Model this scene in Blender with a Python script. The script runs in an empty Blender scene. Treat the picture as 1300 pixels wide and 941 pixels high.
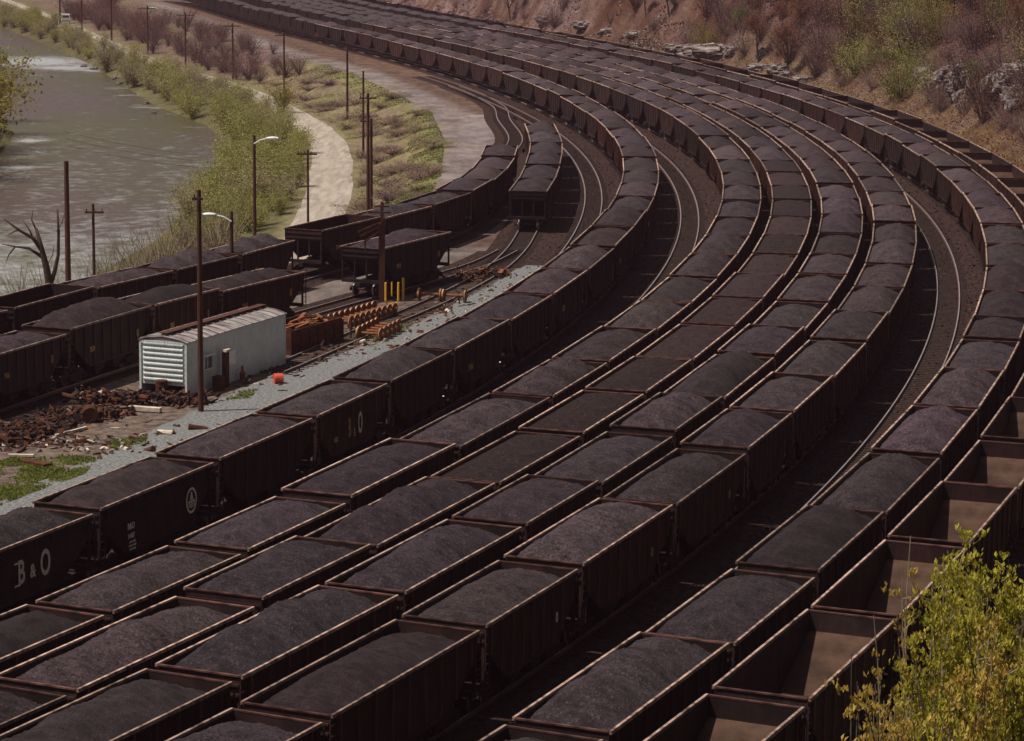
import bpy, math, random
import numpy as np
from mathutils import Vector, Matrix, noise
R = math.radians
rnd = random.Random(7)
SC = bpy.context.scene
COL = SC.collection

# ------------------------------------------------------------------ camera
F, Y0, ROLL = 3408.0, -137.3, -0.00964      # focal length in pixels of a 1300 px wide frame
CAMZ = 26.92
PITCH = math.atan((425 - Y0) / F)
cam = bpy.data.cameras.new('camera'); co = bpy.data.objects.new('camera', cam); COL.objects.link(co)
cam.sensor_width = 36; cam.lens = F / 1300 * 36; cam.shift_y = -45.5 / 1300
cam.clip_start = 0.5; cam.clip_end = 20000
co.location = (0, 0, CAMZ)
co.rotation_mode = 'QUATERNION'
co.rotation_quaternion = (Matrix.Rotation(math.pi / 2 - PITCH, 4, 'X') @ Matrix.Rotation(-ROLL, 4, 'Z')).to_quaternion()
SC.camera = co

def at(px, py, z):
    """the point of the photograph's pixel that lies at height z"""
    u, v = px - 650, py - 425
    c, s = math.cos(ROLL), math.sin(ROLL)
    u, v = c * u + s * v, -s * u + c * v
    fy = F * math.cos(PITCH) - v * math.sin(PITCH); fz = -F * math.sin(PITCH) - v * math.cos(PITCH)
    t = (CAMZ - z) / (-fz)
    return Vector((u * t, fy * t, z))

def hz(px_top, base):
    """height of a thing standing at base whose top reaches the photo's row px_top"""
    D = base.y
    return CAMZ - D * math.tan(PITCH + math.atan((px_top - 425) / F))

# ------------------------------------------------------------------ materials
def new_mat(name):
    m = bpy.data.materials.new(name); m.use_nodes = True
    nt = m.node_tree; b = nt.nodes['Principled BSDF']
    return m, nt, b
def L(nt, a, b): nt.links.new(a, b)
def ramp(nt, src, stops):
    r = nt.nodes.new('ShaderNodeValToRGB'); L(nt, src, r.inputs[0])
    e = r.color_ramp.elements
    while len(e) < len(stops): e.new(0.5)
    for i, (p, c) in enumerate(stops):
        e[i].position = p; e[i].color = (c[0], c[1], c[2], 1) if hasattr(c, '__len__') else (c, c, c, 1)
    return r.outputs[0]
def ntex(nt, scale, detail=6, rough=0.6, coord='Object', stretch=(1, 1, 1)):
    tc = nt.nodes.new('ShaderNodeTexCoord'); mp = nt.nodes.new('ShaderNodeMapping')
    mp.inputs['Scale'].default_value = stretch
    L(nt, tc.outputs[coord], mp.inputs[0])
    n = nt.nodes.new('ShaderNodeTexNoise'); n.inputs['Scale'].default_value = scale
    n.inputs['Detail'].default_value = detail; n.inputs['Roughness'].default_value = rough
    L(nt, mp.outputs[0], n.inputs['Vector'])
    return n.outputs['Fac']
def mixc(nt, fac, a, b, mode='MIX'):
    m = nt.nodes.new('ShaderNodeMix'); m.data_type = 'RGBA'; m.blend_type = mode
    if hasattr(fac, 'links'): L(nt, fac, m.inputs[0])
    else: m.inputs[0].default_value = fac
    for s, i in ((a, 6), (b, 7)):
        if hasattr(s, 'links'): L(nt, s, m.inputs[i])
        else: m.inputs[i].default_value = (s[0], s[1], s[2], 1)
    return m.outputs[2]
def bump(nt, b, h, strength=0.4, dist=0.05):
    n = nt.nodes.new('ShaderNodeBump'); n.inputs['Strength'].default_value = strength; n.inputs['Distance'].default_value = dist
    L(nt, h, n.inputs['Height']); L(nt, n.outputs[0], b.inputs['Normal'])
def simple(name, c1, c2, scale=3, rough=0.8, metal=0.0, bmp=0.2, bdist=0.02, stretch=(1, 1, 1), objcol=False, spec=None, lo=.35, hi=.65, vary=0.0):
    m, nt, b = new_mat(name)
    f = ntex(nt, scale, stretch=stretch)
    c = ramp(nt, f, [(lo, c1), (hi, c2)])
    if objcol:
        oi = nt.nodes.new('ShaderNodeObjectInfo'); c = mixc(nt, 1.0, c, oi.outputs['Color'], 'MULTIPLY')
    if vary:
        oi = nt.nodes.new('ShaderNodeObjectInfo')
        hs = nt.nodes.new('ShaderNodeHueSaturation'); L(nt, c, hs.inputs['Color'])
        mr = nt.nodes.new('ShaderNodeMapRange'); mr.inputs[3].default_value = 1 - vary; mr.inputs[4].default_value = 1 + vary
        L(nt, oi.outputs['Random'], mr.inputs[0]); L(nt, mr.outputs[0], hs.inputs['Value'])
        mr2 = nt.nodes.new('ShaderNodeMapRange'); mr2.inputs[3].default_value = 0.5 - vary * .08; mr2.inputs[4].default_value = 0.5 + vary * .08
        L(nt, oi.outputs['Random'], mr2.inputs[0]); L(nt, mr2.outputs[0], hs.inputs['Hue'])
        c = hs.outputs[0]
    L(nt, c, b.inputs['Base Color']); b.inputs['Roughness'].default_value = rough; b.inputs['Metallic'].default_value = metal
    b.inputs['Specular IOR Level'].default_value = .12 if spec is None else spec
    if bmp: bump(nt, b, f, bmp, bdist)
    return m
M = {}
def body_mat():
    m, nt, b = new_mat('car_steel')
    f = ntex(nt, 0.9, 8, .65); s = ntex(nt, 2.2, 6, .7, stretch=(3, 3, .35))
    c = mixc(nt, ramp(nt, f, [(.42, 0), (.62, 1)]), (.010, .0055, .0053), (.024, .012, .0105))
    c = mixc(nt, ramp(nt, s, [(.55, 0), (.75, .8)]), c, (.060, .025, .016))
    oi = nt.nodes.new('ShaderNodeObjectInfo'); c = mixc(nt, 1.0, c, oi.outputs['Color'], 'MULTIPLY')
    L(nt, c, b.inputs['Base Color']); b.inputs['Roughness'].default_value = .75; b.inputs['Specular IOR Level'].default_value = .25
    bump(nt, b, f, .25, .03); return m
M['body'] = body_mat()
M['rim'] = simple('worn_rim_steel', (.06, .027, .020), (.50, .365, .29), 2.6, .6, 0, .3, .01, objcol=True, lo=.36, hi=.60, spec=.4)
M['rimend'] = simple('rusty_end_rim', (.05, .022, .018), (.15, .075, .062), 1.6, .7, 0, .3, .01, objcol=True, lo=.36, hi=.62)
M['rib'] = simple('rusty_ribs', (.030, .014, .011), (.085, .040, .029), 1.6, .75, objcol=True, stretch=(3, 3, .5), spec=.2)
M['under'] = simple('dark_underframe', (.010, .007, .007), (.028, .016, .014), 4, .8, spec=.2)
M['wheel'] = simple('wheel_steel', (.03, .02, .018), (.09, .05, .04), 5, .6)
M['inner'] = simple('worn_floor_steel', (.025, .013, .0095), (.085, .050, .033), .9, .8, lo=.3, hi=.7)
def coal_mat(name, a, b_, spots, fs=15):
    m, nt, b = new_mat(name)
    f = ntex(nt, fs, 9, .85); g = ntex(nt, 1.1, 5, .6); s = ntex(nt, 2.6, 5, .65, stretch=(2.2, .4, 1))
    c = mixc(nt, ramp(nt, f, [(.38, 0), (.62, 1)]), a, b_)
    c = mixc(nt, ramp(nt, g, [(.45, 0), (.72, .55)]), c, (a[0] * .95, a[1] * .75, a[2] * .68))
    c = mixc(nt, ramp(nt, s, [(.42, .0), (.62, .45)]), c, (a[0] * .5, a[1] * .45, a[2] * .45))
    if spots:
        v = nt.nodes.new('ShaderNodeTexVoronoi'); v.inputs['Scale'].default_value = 17
        tc = nt.nodes.new('ShaderNodeTexCoord'); L(nt, tc.outputs['Object'], v.inputs['Vector'])
        hsv = nt.nodes.new('ShaderNodeSeparateColor'); L(nt, v.outputs['Color'], hsv.inputs[0])
        c = mixc(nt, ramp(nt, hsv.outputs[0], [(.9, 0), (.97, .55)]), c, (.15, .12, .125))
    oi = nt.nodes.new('ShaderNodeObjectInfo'); c = mixc(nt, 1.0, c, oi.outputs['Color'], 'MULTIPLY')
    L(nt, c, b.inputs['Base Color']); b.inputs['Roughness'].default_value = .75; b.inputs['Specular IOR Level'].default_value = .15
    bump(nt, b, f, 1.0, .14); return m
M['coal'] = coal_mat('loose_coal', (.006, .0044, .0048), (.128, .098, .106), True)
M['coal_lumpy'] = coal_mat('coarse_lump_coal', (.006, .0044, .0048), (.150, .116, .126), True, 10)
M['coal_dusty'] = coal_mat('dusty_coal', (.011, .0080, .0085), (.098, .073, .077), False, 19)
M['slack'] = coal_mat('fine_brown_coal', (.014, .0088, .0082), (.072, .048, .045), True)
M['paint_white'] = simple('faded_white_paint', (.60, .56, .46), (.85, .82, .70), 6, .7, bmp=0)
M['paint_yellow'] = simple('faded_yellow_paint', (.30, .17, .06), (.55, .36, .16), 6, .7, bmp=0)
M['rail'] = simple('rail_steel', (.10, .055, .045), (.16, .10, .085), 2, .5)
M['railtop'] = simple('polished_rail_head', (.36, .30, .29), (.50, .44, .43), 1, .35, .5, bmp=0, spec=.5)
M['tie'] = simple('creosoted_timber', (.020, .013, .011), (.052, .035, .029), 3, .9, stretch=(1, 6, 1))
M['wood'] = simple('weathered_pole_wood', (.045, .020, .015), (.105, .048, .034), 5, .9, stretch=(4, 4, .3))
M['iron'] = simple('rusty_iron', (.035, .015, .010), (.11, .043, .024), 3, .85)
M['orange'] = simple('orange_rust', (.11, .042, .022), (.29, .115, .05), 4, .8)
M['wheelface'] = simple('rusty_wheel_face', (.22, .085, .04), (.50, .33, .20), 2.5, .8)
M['lampw'] = simple('white_enamel', (.62, .66, .66), (.80, .82, .80), 3, .4, bmp=0, spec=.5)
M['glass'] = simple('dark_window_glass', (.015, .016, .018), (.04, .042, .045), 2, .15, bmp=0, spec=.6)
M['yellow'] = simple('yellow_safety_paint', (.62, .33, .02), (.78, .46, .05), 3, .5, bmp=0)
M['red'] = simple('red_drum_paint', (.50, .06, .03), (.62, .10, .05), 3, .45, spec=.5)
M['wire'] = simple('dull_wire', (.05, .03, .028), (.08, .05, .045), 3, .6, bmp=0)
def pale_mat():
    m, nt, b = new_mat('pale_blue_boxcar_paint')
    f = ntex(nt, .9, 8, .7); s = ntex(nt, 3, 8, .7, stretch=(3, 3, .5)); g = ntex(nt, 6, 8, .75)
    c = mixc(nt, ramp(nt, f, [(.35, 0), (.7, 1)]), (.50, .56, .55), (.64, .69, .67))
    c = mixc(nt, ramp(nt, s, [(.50, 0), (.72, .8)]), c, (.27, .29, .27))
    c = mixc(nt, ramp(nt, g, [(.60, 0), (.68, .85)]), c, (.13, .075, .05))
    L(nt, c, b.inputs['Base Color']); b.inputs['Roughness'].default_value = .7; bump(nt, b, f, .2, .03); return m
M['pale'] = pale_mat()
M['roof'] = simple('weathered_roof_sheet', (.14, .12, .115), (.40, .37, .36), 2.0, .7, stretch=(1, .3, 1))
M['stone'] = simple('pale_limestone', (.06, .045, .04), (.30, .265, .245), 1.5, .9, bmp=.9, bdist=.4, lo=.38, hi=.60, stretch=(1, 1, 2.2))
M['plank'] = simple('bleached_timber', (.36, .30, .24), (.62, .56, .46), 3, .8)

def terrain_mat():
    m, nt, b = new_mat('ground_cover')
    a = nt.nodes.new('ShaderNodeAttribute'); a.attribute_name = 'tint'
    f = ntex(nt, 1.1, 10, .75, stretch=(1, .35, 1)); g = ntex(nt, .13, 6, .6, stretch=(1, .5, 1))
    c = mixc(nt, 1.0, a.outputs['Color'], ramp(nt, f, [(.25, .5), (.75, 1.6)]), 'MULTIPLY')
    c = mixc(nt, .6, c, ramp(nt, g, [(.3, (.75, .72, .75)), (.7, (1.25, 1.2, 1.1))]), 'MULTIPLY')
    L(nt, c, b.inputs['Base Color']); b.inputs['Roughness'].default_value = .95; b.inputs['Specular IOR Level'].default_value = .05
    bump(nt, b, f, .6, .14); return m
M['terrain'] = terrain_mat()
M['ballast'] = simple('dirty_ballast', (.013, .0072, .0066), (.050, .029, .024), 4, .95, stretch=(1, .4, 1), bmp=.7, bdist=.08)
M['ballast_rusty'] = simple('rust_brown_ballast', (.05, .03, .022), (.125, .085, .065), 3, .95, bmp=.7, bdist=.08)
M['gravel'] = simple('pale_gravel', (.075, .076, .075), (.225, .235, .23), 6, .95, bmp=.6, bdist=.05)
M['dirt'] = simple('scrap_yard_dirt', (.055, .040, .032), (.17, .13, .105), 2.2, .95, bmp=.6, bdist=.06)
M['road'] = simple('pale_dirt_road', (.25, .22, .18), (.39, .35, .29), 1.6, .95, bmp=.15, bdist=.03, stretch=(1, .12, 1))
def water_mat():
    m, nt, b = new_mat('river_water')
    w = ntex(nt, .35, 5, .6, stretch=(1.2, .45, 1)); s = ntex(nt, 2.2, 5, .7, stretch=(1, .4, 1))
    big = ntex(nt, .02, 3, .5)
    c = ramp(nt, big, [(.4, (.085, .080, .036)), (.6, (.092, .068, .060))])
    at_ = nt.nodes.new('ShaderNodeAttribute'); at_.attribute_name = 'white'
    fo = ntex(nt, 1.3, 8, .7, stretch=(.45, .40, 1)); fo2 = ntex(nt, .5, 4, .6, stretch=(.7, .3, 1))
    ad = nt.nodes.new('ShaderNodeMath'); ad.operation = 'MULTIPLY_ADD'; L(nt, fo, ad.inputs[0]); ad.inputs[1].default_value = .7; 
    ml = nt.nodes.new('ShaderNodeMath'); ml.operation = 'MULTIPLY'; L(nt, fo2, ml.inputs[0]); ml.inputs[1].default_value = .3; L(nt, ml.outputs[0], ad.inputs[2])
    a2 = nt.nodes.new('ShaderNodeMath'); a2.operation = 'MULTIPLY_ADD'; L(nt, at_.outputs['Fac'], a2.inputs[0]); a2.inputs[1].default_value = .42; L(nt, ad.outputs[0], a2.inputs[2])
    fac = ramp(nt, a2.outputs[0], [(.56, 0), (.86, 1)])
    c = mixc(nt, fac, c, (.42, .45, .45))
    L(nt, c, b.inputs['Base Color']); b.inputs['Roughness'].default_value = .2; b.inputs['IOR'].default_value = 1.33
    mx = nt.nodes.new('ShaderNodeMath'); mx.operation = 'ADD'; L(nt, w, mx.inputs[0]); L(nt, s, mx.inputs[1])
    bump(nt, b, mx.outputs[0], .9, .30); return m
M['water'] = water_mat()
M['foam'] = simple('white_water', (.30, .32, .32), (.72, .74, .74), 2, .6, stretch=(1, .3, 1))
def leaf_mat(name, c1, c2, scale=.5, vary=.22, trans=.45):
    m, nt, b = new_mat(name)
    f = ntex(nt, scale, 4, .6)
    c = ramp(nt, f, [(.35, c1), (.65, c2)])
    oi = nt.nodes.new('ShaderNodeObjectInfo'); hs = nt.nodes.new('ShaderNodeHueSaturation')
    mr = nt.nodes.new('ShaderNodeMapRange'); mr.inputs[3].default_value = 1 - vary; mr.inputs[4].default_value = 1 + vary
    L(nt, oi.outputs['Random'], mr.inputs[0]); L(nt, mr.outputs[0], hs.inputs['Value']); L(nt, c, hs.inputs['Color'])
    L(nt, hs.outputs[0], b.inputs['Base Color']); b.inputs['Roughness'].default_value = .8; b.inputs['Specular IOR Level'].default_value = .15
    t = nt.nodes.new('ShaderNodeBsdfTranslucent'); L(nt, hs.outputs[0], t.inputs['Color'])
    ms = nt.nodes.new('ShaderNodeMixShader'); ms.inputs[0].default_value = trans
    out = nt.nodes['Material Output']; L(nt, b.outputs[0], ms.inputs[1]); L(nt, t.outputs[0], ms.inputs[2]); L(nt, ms.outputs[0], out.inputs[0])
    return m
M['willow'] = leaf_mat('willow_leaves', (.24, .245, .065), (.42, .40, .14))
M['willow2'] = leaf_mat('pale_bush_leaves', (.25, .225, .11), (.38, .33, .19))
M['yellowleaf'] = leaf_mat('yellow_green_leaves', (.20, .18, .03), (.33, .28, .06))
M['mauve'] = leaf_mat('mauve_buds', (.12, .066, .066), (.24, .145, .14))
M['russet'] = leaf_mat('russet_buds', (.135, .060, .042), (.26, .13, .085))
M['pinkbud'] = leaf_mat('pink_blossom', (.17, .09, .095), (.28, .16, .16))
M['brownbrush'] = leaf_mat('dry_brush', (.19, .13, .095), (.33, .24, .175))
M['green'] = leaf_mat('fresh_green_leaves', (.10, .115, .035), (.19, .20, .065))
M['grass'] = leaf_mat('short_grass', (.10, .125, .022), (.19, .21, .05), 1.0, .1)
M['spring'] = leaf_mat('spring_leaves', (.26, .25, .025), (.52, .45, .07), 3, .1, .4)
M['spring2'] = leaf_mat('ochre_leaf_buds', (.32, .22, .035), (.55, .40, .10), 3, .1, .4)
M['bark'] = simple('grey_bark', (.06, .045, .038), (.14, .11, .095), 4, .9)
M['paletwig'] = simple('pale_bark', (.17, .13, .09), (.32, .26, .19), 6, .8)
M['darkbark'] = simple('dark_bark', (.035, .022, .018), (.075, .048, .038), 4, .9)

# ------------------------------------------------------------------ mesh helper
class MB:
    def __init__(s): s.v = []; s.f = []; s.m = []
    def face(s, pts, m=0):
        i = len(s.v); s.v += [tuple(p) for p in pts]; s.f.append(tuple(range(i, i + len(pts)))); s.m.append(m)
    def hexa(s, p, m=0):      # 8 points: bottom 4 ccw, top 4
        i = len(s.v); s.v += [tuple(q) for q in p]
        for q in ((3, 2, 1, 0), (4, 5, 6, 7), (0, 1, 5, 4), (1, 2, 6, 5), (2, 3, 7, 6), (3, 0, 4, 7)):
            s.f.append(tuple(i + k for k in q)); s.m.append(m)
    def box(s, x0, x1, y0, y1, z0, z1, m=0):
        s.hexa([(x0, y0, z0), (x1, y0, z0), (x1, y1, z0), (x0, y1, z0), (x0, y0, z1), (x1, y0, z1), (x1, y1, z1), (x0, y1, z1)], m)
    def bar(s, a, b, w, h=None, m=0):
        a = Vector(a); b = Vector(b); h = h or w; d = (b - a).normalized()
        up = Vector((0, 0, 1)) if abs(d.z) < .95 else Vector((1, 0, 0))
        r = d.cross(up).normalized() * w / 2; u = r.cross(d).normalized() * h / 2
        s.hexa([a - r - u, a + r - u, b + r - u, b - r - u, a - r + u, a + r + u, b + r + u, b - r + u], m)
    def prism(s, poly, y0, y1, m=0):   # polygon in xz extruded along y
        n = len(poly); i = len(s.v)
        s.v += [(x, y0, z) for x, z in poly] + [(x, y1, z) for x, z in poly]
        s.f.append(tuple(range(i, i + n))); s.m.append(m)
        s.f.append(tuple(range(i + 2 * n - 1, i + n - 1, -1))); s.m.append(m)
        for k in range(n):
            j = (k + 1) % n; s.f.append((i + k, i + n + k, i + n + j, i + j)); s.m.append(m)
    def tube(s, pts, rad, n=6, m=0, cap=True):
        pts = [Vector(p) for p in pts]
        if not hasattr(rad, '__len__'): rad = [rad] * len(pts)
        rings = []
        for k, p in enumerate(pts):
            d = (pts[min(k + 1, len(pts) - 1)] - pts[max(k - 1, 0)]).normalized()
            up = Vector((0, 0, 1)) if abs(d.z) < .9 else Vector((1, 0, 0))
            a = d.cross(up).normalized(); b = a.cross(d).normalized(); i = len(s.v)
            for q in range(n):
                t = 2 * math.pi * q / n; s.v.append(tuple(p + (a * math.cos(t) + b * math.sin(t)) * rad[k]))
            rings.append(i)
        for a_, b_ in zip(rings, rings[1:]):
            for q in range(n):
                w = (q + 1) % n; s.f.append((a_ + q, a_ + w, b_ + w, b_ + q)); s.m.append(m)
        if cap:
            s.f.append(tuple(rings[0] + q for q in range(n))[::-1]); s.m.append(m)
            s.f.append(tuple(rings[-1] + q for q in range(n))); s.m.append(m)
    def quads(s, c, size, rng, m=0, up=0.0, asp=1.0):
        """many small leaf faces: c (n,3), size (n,)"""
        n = len(c); a = rng.normal(size=(n, 3)); a[:, 2] += up; a /= np.linalg.norm(a, axis=1)[:, None]
        b = rng.normal(size=(n, 3)); b -= (a * b).sum(1)[:, None] * a; b /= np.linalg.norm(b, axis=1)[:, None]
        sz = np.asarray(size)[:, None] / 2; i = len(s.v)
        P = np.stack([c - a * sz * asp, c + b * sz, c + a * sz * asp, c - b * sz], 1).reshape(-1, 3)
        s.v += list(map(tuple, P)); s.f += [(i + 4 * k, i + 4 * k + 1, i + 4 * k + 2, i + 4 * k + 3) for k in range(n)]
        s.m += [m] * n
    def mesh(s, name, mats, smooth=False):
        me = bpy.data.meshes.new(name); me.from_pydata(s.v, [], s.f)
        for k in (mats if isinstance(mats, (list, tuple)) else [mats]): me.materials.append(M[k] if isinstance(k, str) else k)
        me.polygons.foreach_set('material_index', s.m)
        if smooth: me.polygons.foreach_set('use_smooth', [True] * len(s.f))
        me.update(); return me
def link(name, me, parent=None, loc=(0, 0, 0), rot=(0, 0, 0), scale=(1, 1, 1)):
    o = bpy.data.objects.new(name, me); COL.objects.link(o)
    o.location = loc; o.rotation_euler = rot; o.scale = scale
    if parent: o.parent = parent
    return o
def tag(o, label=None, cat=None, group=None, kind=None):
    if label: o['label'] = label
    if cat: o['category'] = cat
    if group: o['group'] = group
    if kind: o['kind'] = kind
    return o

# ------------------------------------------------------------------ track geometry
CB = [3.372, -52.437, -74.101, 37.183, 11.886, 8.416, 2.311, -7.367, -7.125]
OFF = {'T1': (0, 0, 0), 'T2': (8.524, .151, -.149), 'T3': (12.52, .285, -.087), 'T4': (16.259, .136, -.023),
       'T5': (19.982, -.085, .048), 'T6': (27.49, -.613, .016), 'T7': (31.873, -.15, .064),
       'E1': (-4.15, 0, 0), 'E2': (4.2, 0, 0), 'E3': (23.7, -.3, 0)}
def base_x(y):
    def pv(t): return sum(c * t ** i for i, c in enumerate(CB))
    def pd(t): return sum(i * c * t ** (i - 1) for i, c in enumerate(CB) if i) / 300
    yc = min(max(y, 62), 655); t = (yc - 340) / 300
    d = pd(t)
    return pv(t) + d * (y - yc), d
def tx(k, y):
    b, d = base_x(y); o = OFF[k]; t = (min(max(y, 62), 655) - 340) / 300
    return b + (o[0] + o[1] * t + o[2] * t * t) * math.sqrt(1 + d * d)
def interp(tab):
    ys = [a for a, b in tab]; xs = [b for a, b in tab]
    return lambda y: float(np.interp(y, ys, xs))
def smooth_tab(tab):
    # dense natural-looking curve through the table (Catmull-Rom)
    ys = [a for a, b in tab]; xs = [b for a, b in tab]; n = len(ys)
    m = [(xs[min(i + 1, n - 1)] - xs[max(i - 1, 0)]) / (ys[min(i + 1, n - 1)] - ys[max(i - 1, 0)]) for i in range(n)]
    def f(y):
        if y <= ys[0]: return xs[0] + m[0] * (y - ys[0])
        if y >= ys[-1]: return xs[-1] + m[-1] * (y - ys[-1])
        i = int(np.searchsorted(ys, y)) - 1; h = ys[i + 1] - ys[i]; t = (y - ys[i]) / h
        return ((2*t**3 - 3*t**2 + 1) * xs[i] + (t**3 - 2*t**2 + t) * h * m[i] + (-2*t**3 + 3*t**2) * xs[i+1] + (t**3 - t**2) * h * m[i+1])
    return f
SA = smooth_tab([(100, -57), (150, -30.4), (160, -26.6), (175, -19.6), (188, -14.6), (201, -8.9), (211.5, -5.3), (221, -3.4), (238, -1.7), (255, -1.1), (275, -.9), (297, .2), (322, -1.2), (344, -2.2), (380, -8.6), (420, -19.5)])
SB = smooth_tab([(100, -47), (125, -33.5), (136.5, -27.9), (145, -24.9), (152.8, -21.9), (159.5, -18.9), (168.3, -14.6), (178.6, -9.9), (187.7, -5.6), (197, -1.9), (212, 1.2), (230, 2.6), (256, 3.1), (279, 2.6), (310, 2.2), (345, -.6), (380, -6)])
SCC = smooth_tab([(140, -17), (153, -12.6), (166, -8.6), (178, -4.8), (191, -1.6), (203, .2), (216.4, 1.3), (230, 2.3), (256, 3.1), (279, 2.6)])
def curve(k):
    if k == 'A': return SA
    if k == 'B': return SB
    if k == 'C': return SCC
    return lambda y: tx(k, y)

XL = interp([(-40, -130), (60, -70), (100, -52), (150, -36.5), (170, -27), (188, -20.5), (200, -14.5), (215, -9.5), (236, -7.5), (258, -6.8), (295, -7.4), (333, -10), (366, -16.3), (408, -25), (456, -40.8), (584, -72), (712, -103), (900, -150), (5000, -1200)])
XRD = interp([(-40, -100), (100, -58), (150, -42), (180, -28), (205, -19.5), (231, -17.6), (265, -18.3), (300, -20.3), (322, -22.4), (345, -26), (377, -33.3), (410, -41.5), (440, -52), (465, -61), (500, -71.5), (555, -87), (623, -106), (800, -160), (5000, -1300)])
XW = interp([(-40, -106), (100, -62), (150, -46), (190, -38.5), (217, -36), (240, -33.5), (288, -32), (320, -33.7), (340, -36.7), (369, -42.5), (400, -53.6), (452, -67), (493, -77.5), (543, -93), (612, -115), (800, -172), (5000, -1400)])
XLB = interp([(-40, -220), (200, -70), (280, -57.5), (300, -58.5), (354, -66), (400, -77), (450, -90), (600, -150), (800, -260), (5000, -1700)])
def sstep(a, b, x):
    t = min(1, max(0, (x - a) / (b - a))); return t * t * (3 - 2 * t)
def d7(x, y):
    b, d = base_x(y); return (x - tx('T7', y)) / math.sqrt(1 + d * d)
def height(x, y):
    d = d7(x, y)
    if d > 3:
        s = .93 if y < 120 else .93 + .0 * y
        h = -.2 + (d - 3.4) * s if d > 3.4 else -.2
        # cut slope: steep rock at the foot further out, gentler woods above
        if y > 200:
            k = sstep(200, 300, y)
            hh = min(d - 3.4, 7) * .55 + sstep(9, 13, d) * (4.0 + 2.5 * noise.noise((x * .03, y * .03, 3))) + max(0, d - 9) * .62
            h = h * (1 - k) + hh * k if d > 3.4 else -.2
        h = min(h, 60 + .12 * (d - 60) if d > 60 else h) if d > 60 else h
        a = sstep(3.4, 12, d)
        h += a * (noise.fractal((x * .06, y * .06, 1.3), 1, 2, 4) * 1.1 + noise.noise((x * .5, y * .35, 8)) * .35 + sstep(400, 470, y) * (noise.fractal((x * .22, y * .16, 4), 1, 2, 4) * 1.6))
        if y < 100: h = min(h, 25.2 + .5 * max(0, d - 26)) - (0.0)
        return h
    xl = XL(y)
    if x > xl: return -.2
    xr = XRD(y); wr = 2.7
    if x > xr + wr:
        t = (xl - x) / max(.5, xl - xr - wr); n = noise.fractal((x * .12, y * .12, 5.1), 1, 2, 3) * .9 * math.sin(math.pi * min(1, t))
        return -.2 - 2.8 * sstep(0, 1, t) ** .9 + n
    if x > xr - wr: return -3.0
    xw = XW(y)
    if x > xw:
        t = (xr - wr - x) / max(.5, xr - wr - xw)
        return -3.0 - 2.1 * t + noise.noise((x * .2, y * .2, 9)) * .3 * math.sin(math.pi * t)
    xb = XLB(y)
    if x > xb: return -5.1 - 1.2 * min(1, (xw - x) / 3, (x - xb) / 3)
    return -5.1 + min(30, (xb - x) * .35) + noise.noise((x * .1, y * .1, 2)) * .4

def tint(x, y):
    d = d7(x, y); n = noise.fractal((x * .08, y * .08, 7), 1, 2, 4); n2 = noise.noise((x * .35, y * .35, 4))
    if d > 2.6:
        c = Vector((.085, .042, .028)) + Vector((.03, .014, .010)) * (n + n2 * .7)
        if y > 240 and 6 < d < 16: c = c.lerp(Vector((.13, .092, .085)), min(1, max(0, .35 + n * .9 + n2 * .5)))
        if y > 470 and d > 4: c = c.lerp(Vector((.17, .12, .112)), min(1, max(0, .50 + n * .9 + n2 * .8)) * sstep(450, 510, y))
        if d < 12: c = c.lerp(Vector((.13, .10, .045)), min(1, max(0, .30 + n2 * .8 - (y > 400) * .5)))
        if y < 110: c = Vector((.05, .038, .025))
        return c
    xl = XL(y)
    if x > xl - .5:
        cind = Vector((.026, .0145, .0135)) + Vector((.012, .006, .006)) * n
        if y > 205:
            u = x - xl; wdt = 3.2 if y > 330 else 6.5
            g = 1 - sstep(wdt, wdt + 2.5, u)
            brown = Vector((.105, .070, .055)) * (1 + .5 * n2)
            c = cind.lerp(brown, (1 - sstep(wdt + 8, wdt + 14, u)) * .85)
            c = c.lerp(Vector((.21, .19, .185)), g * min(1, max(.15, .62 + n2 * .6 + n * .5)))
            if tx('T5', y) + 5.6 < x < tx('T6', y) - 1.5 or tx('T1', y) - 6 < x < tx('T1', y) - 1.5: c = c.lerp(Vector((.12, .078, .055)), min(1, max(0, .55 + n2 * .6)))
            return c
        if x < tx('T1', y) - 2 and x > SA(y) + 2: return cind.lerp(Vector((.17, .15, .138)), min(1, max(0, .65 + .5 * n2)))
        return cind
    xr = XRD(y)
    if x > xr + 2.7:
        if y > 430: return Vector((.13, .085, .08)).lerp(Vector((.12, .115, .05)), min(1, max(0, .3 + n)))
        c = Vector((.165, .125, .09)).lerp(Vector((.15, .155, .055)), min(1, max(0, .35 + n * 1.0 + n2 * .4)))
        if xl - x < 5: c = c.lerp(Vector((.15, .175, .045)), .5 * sstep(5, 1, xl - x))
        return c
    if x > xr - 3: return Vector((.15, .14, .08))
    return Vector((.085, .080, .040)) + Vector((.03, .03, .01)) * n

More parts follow.
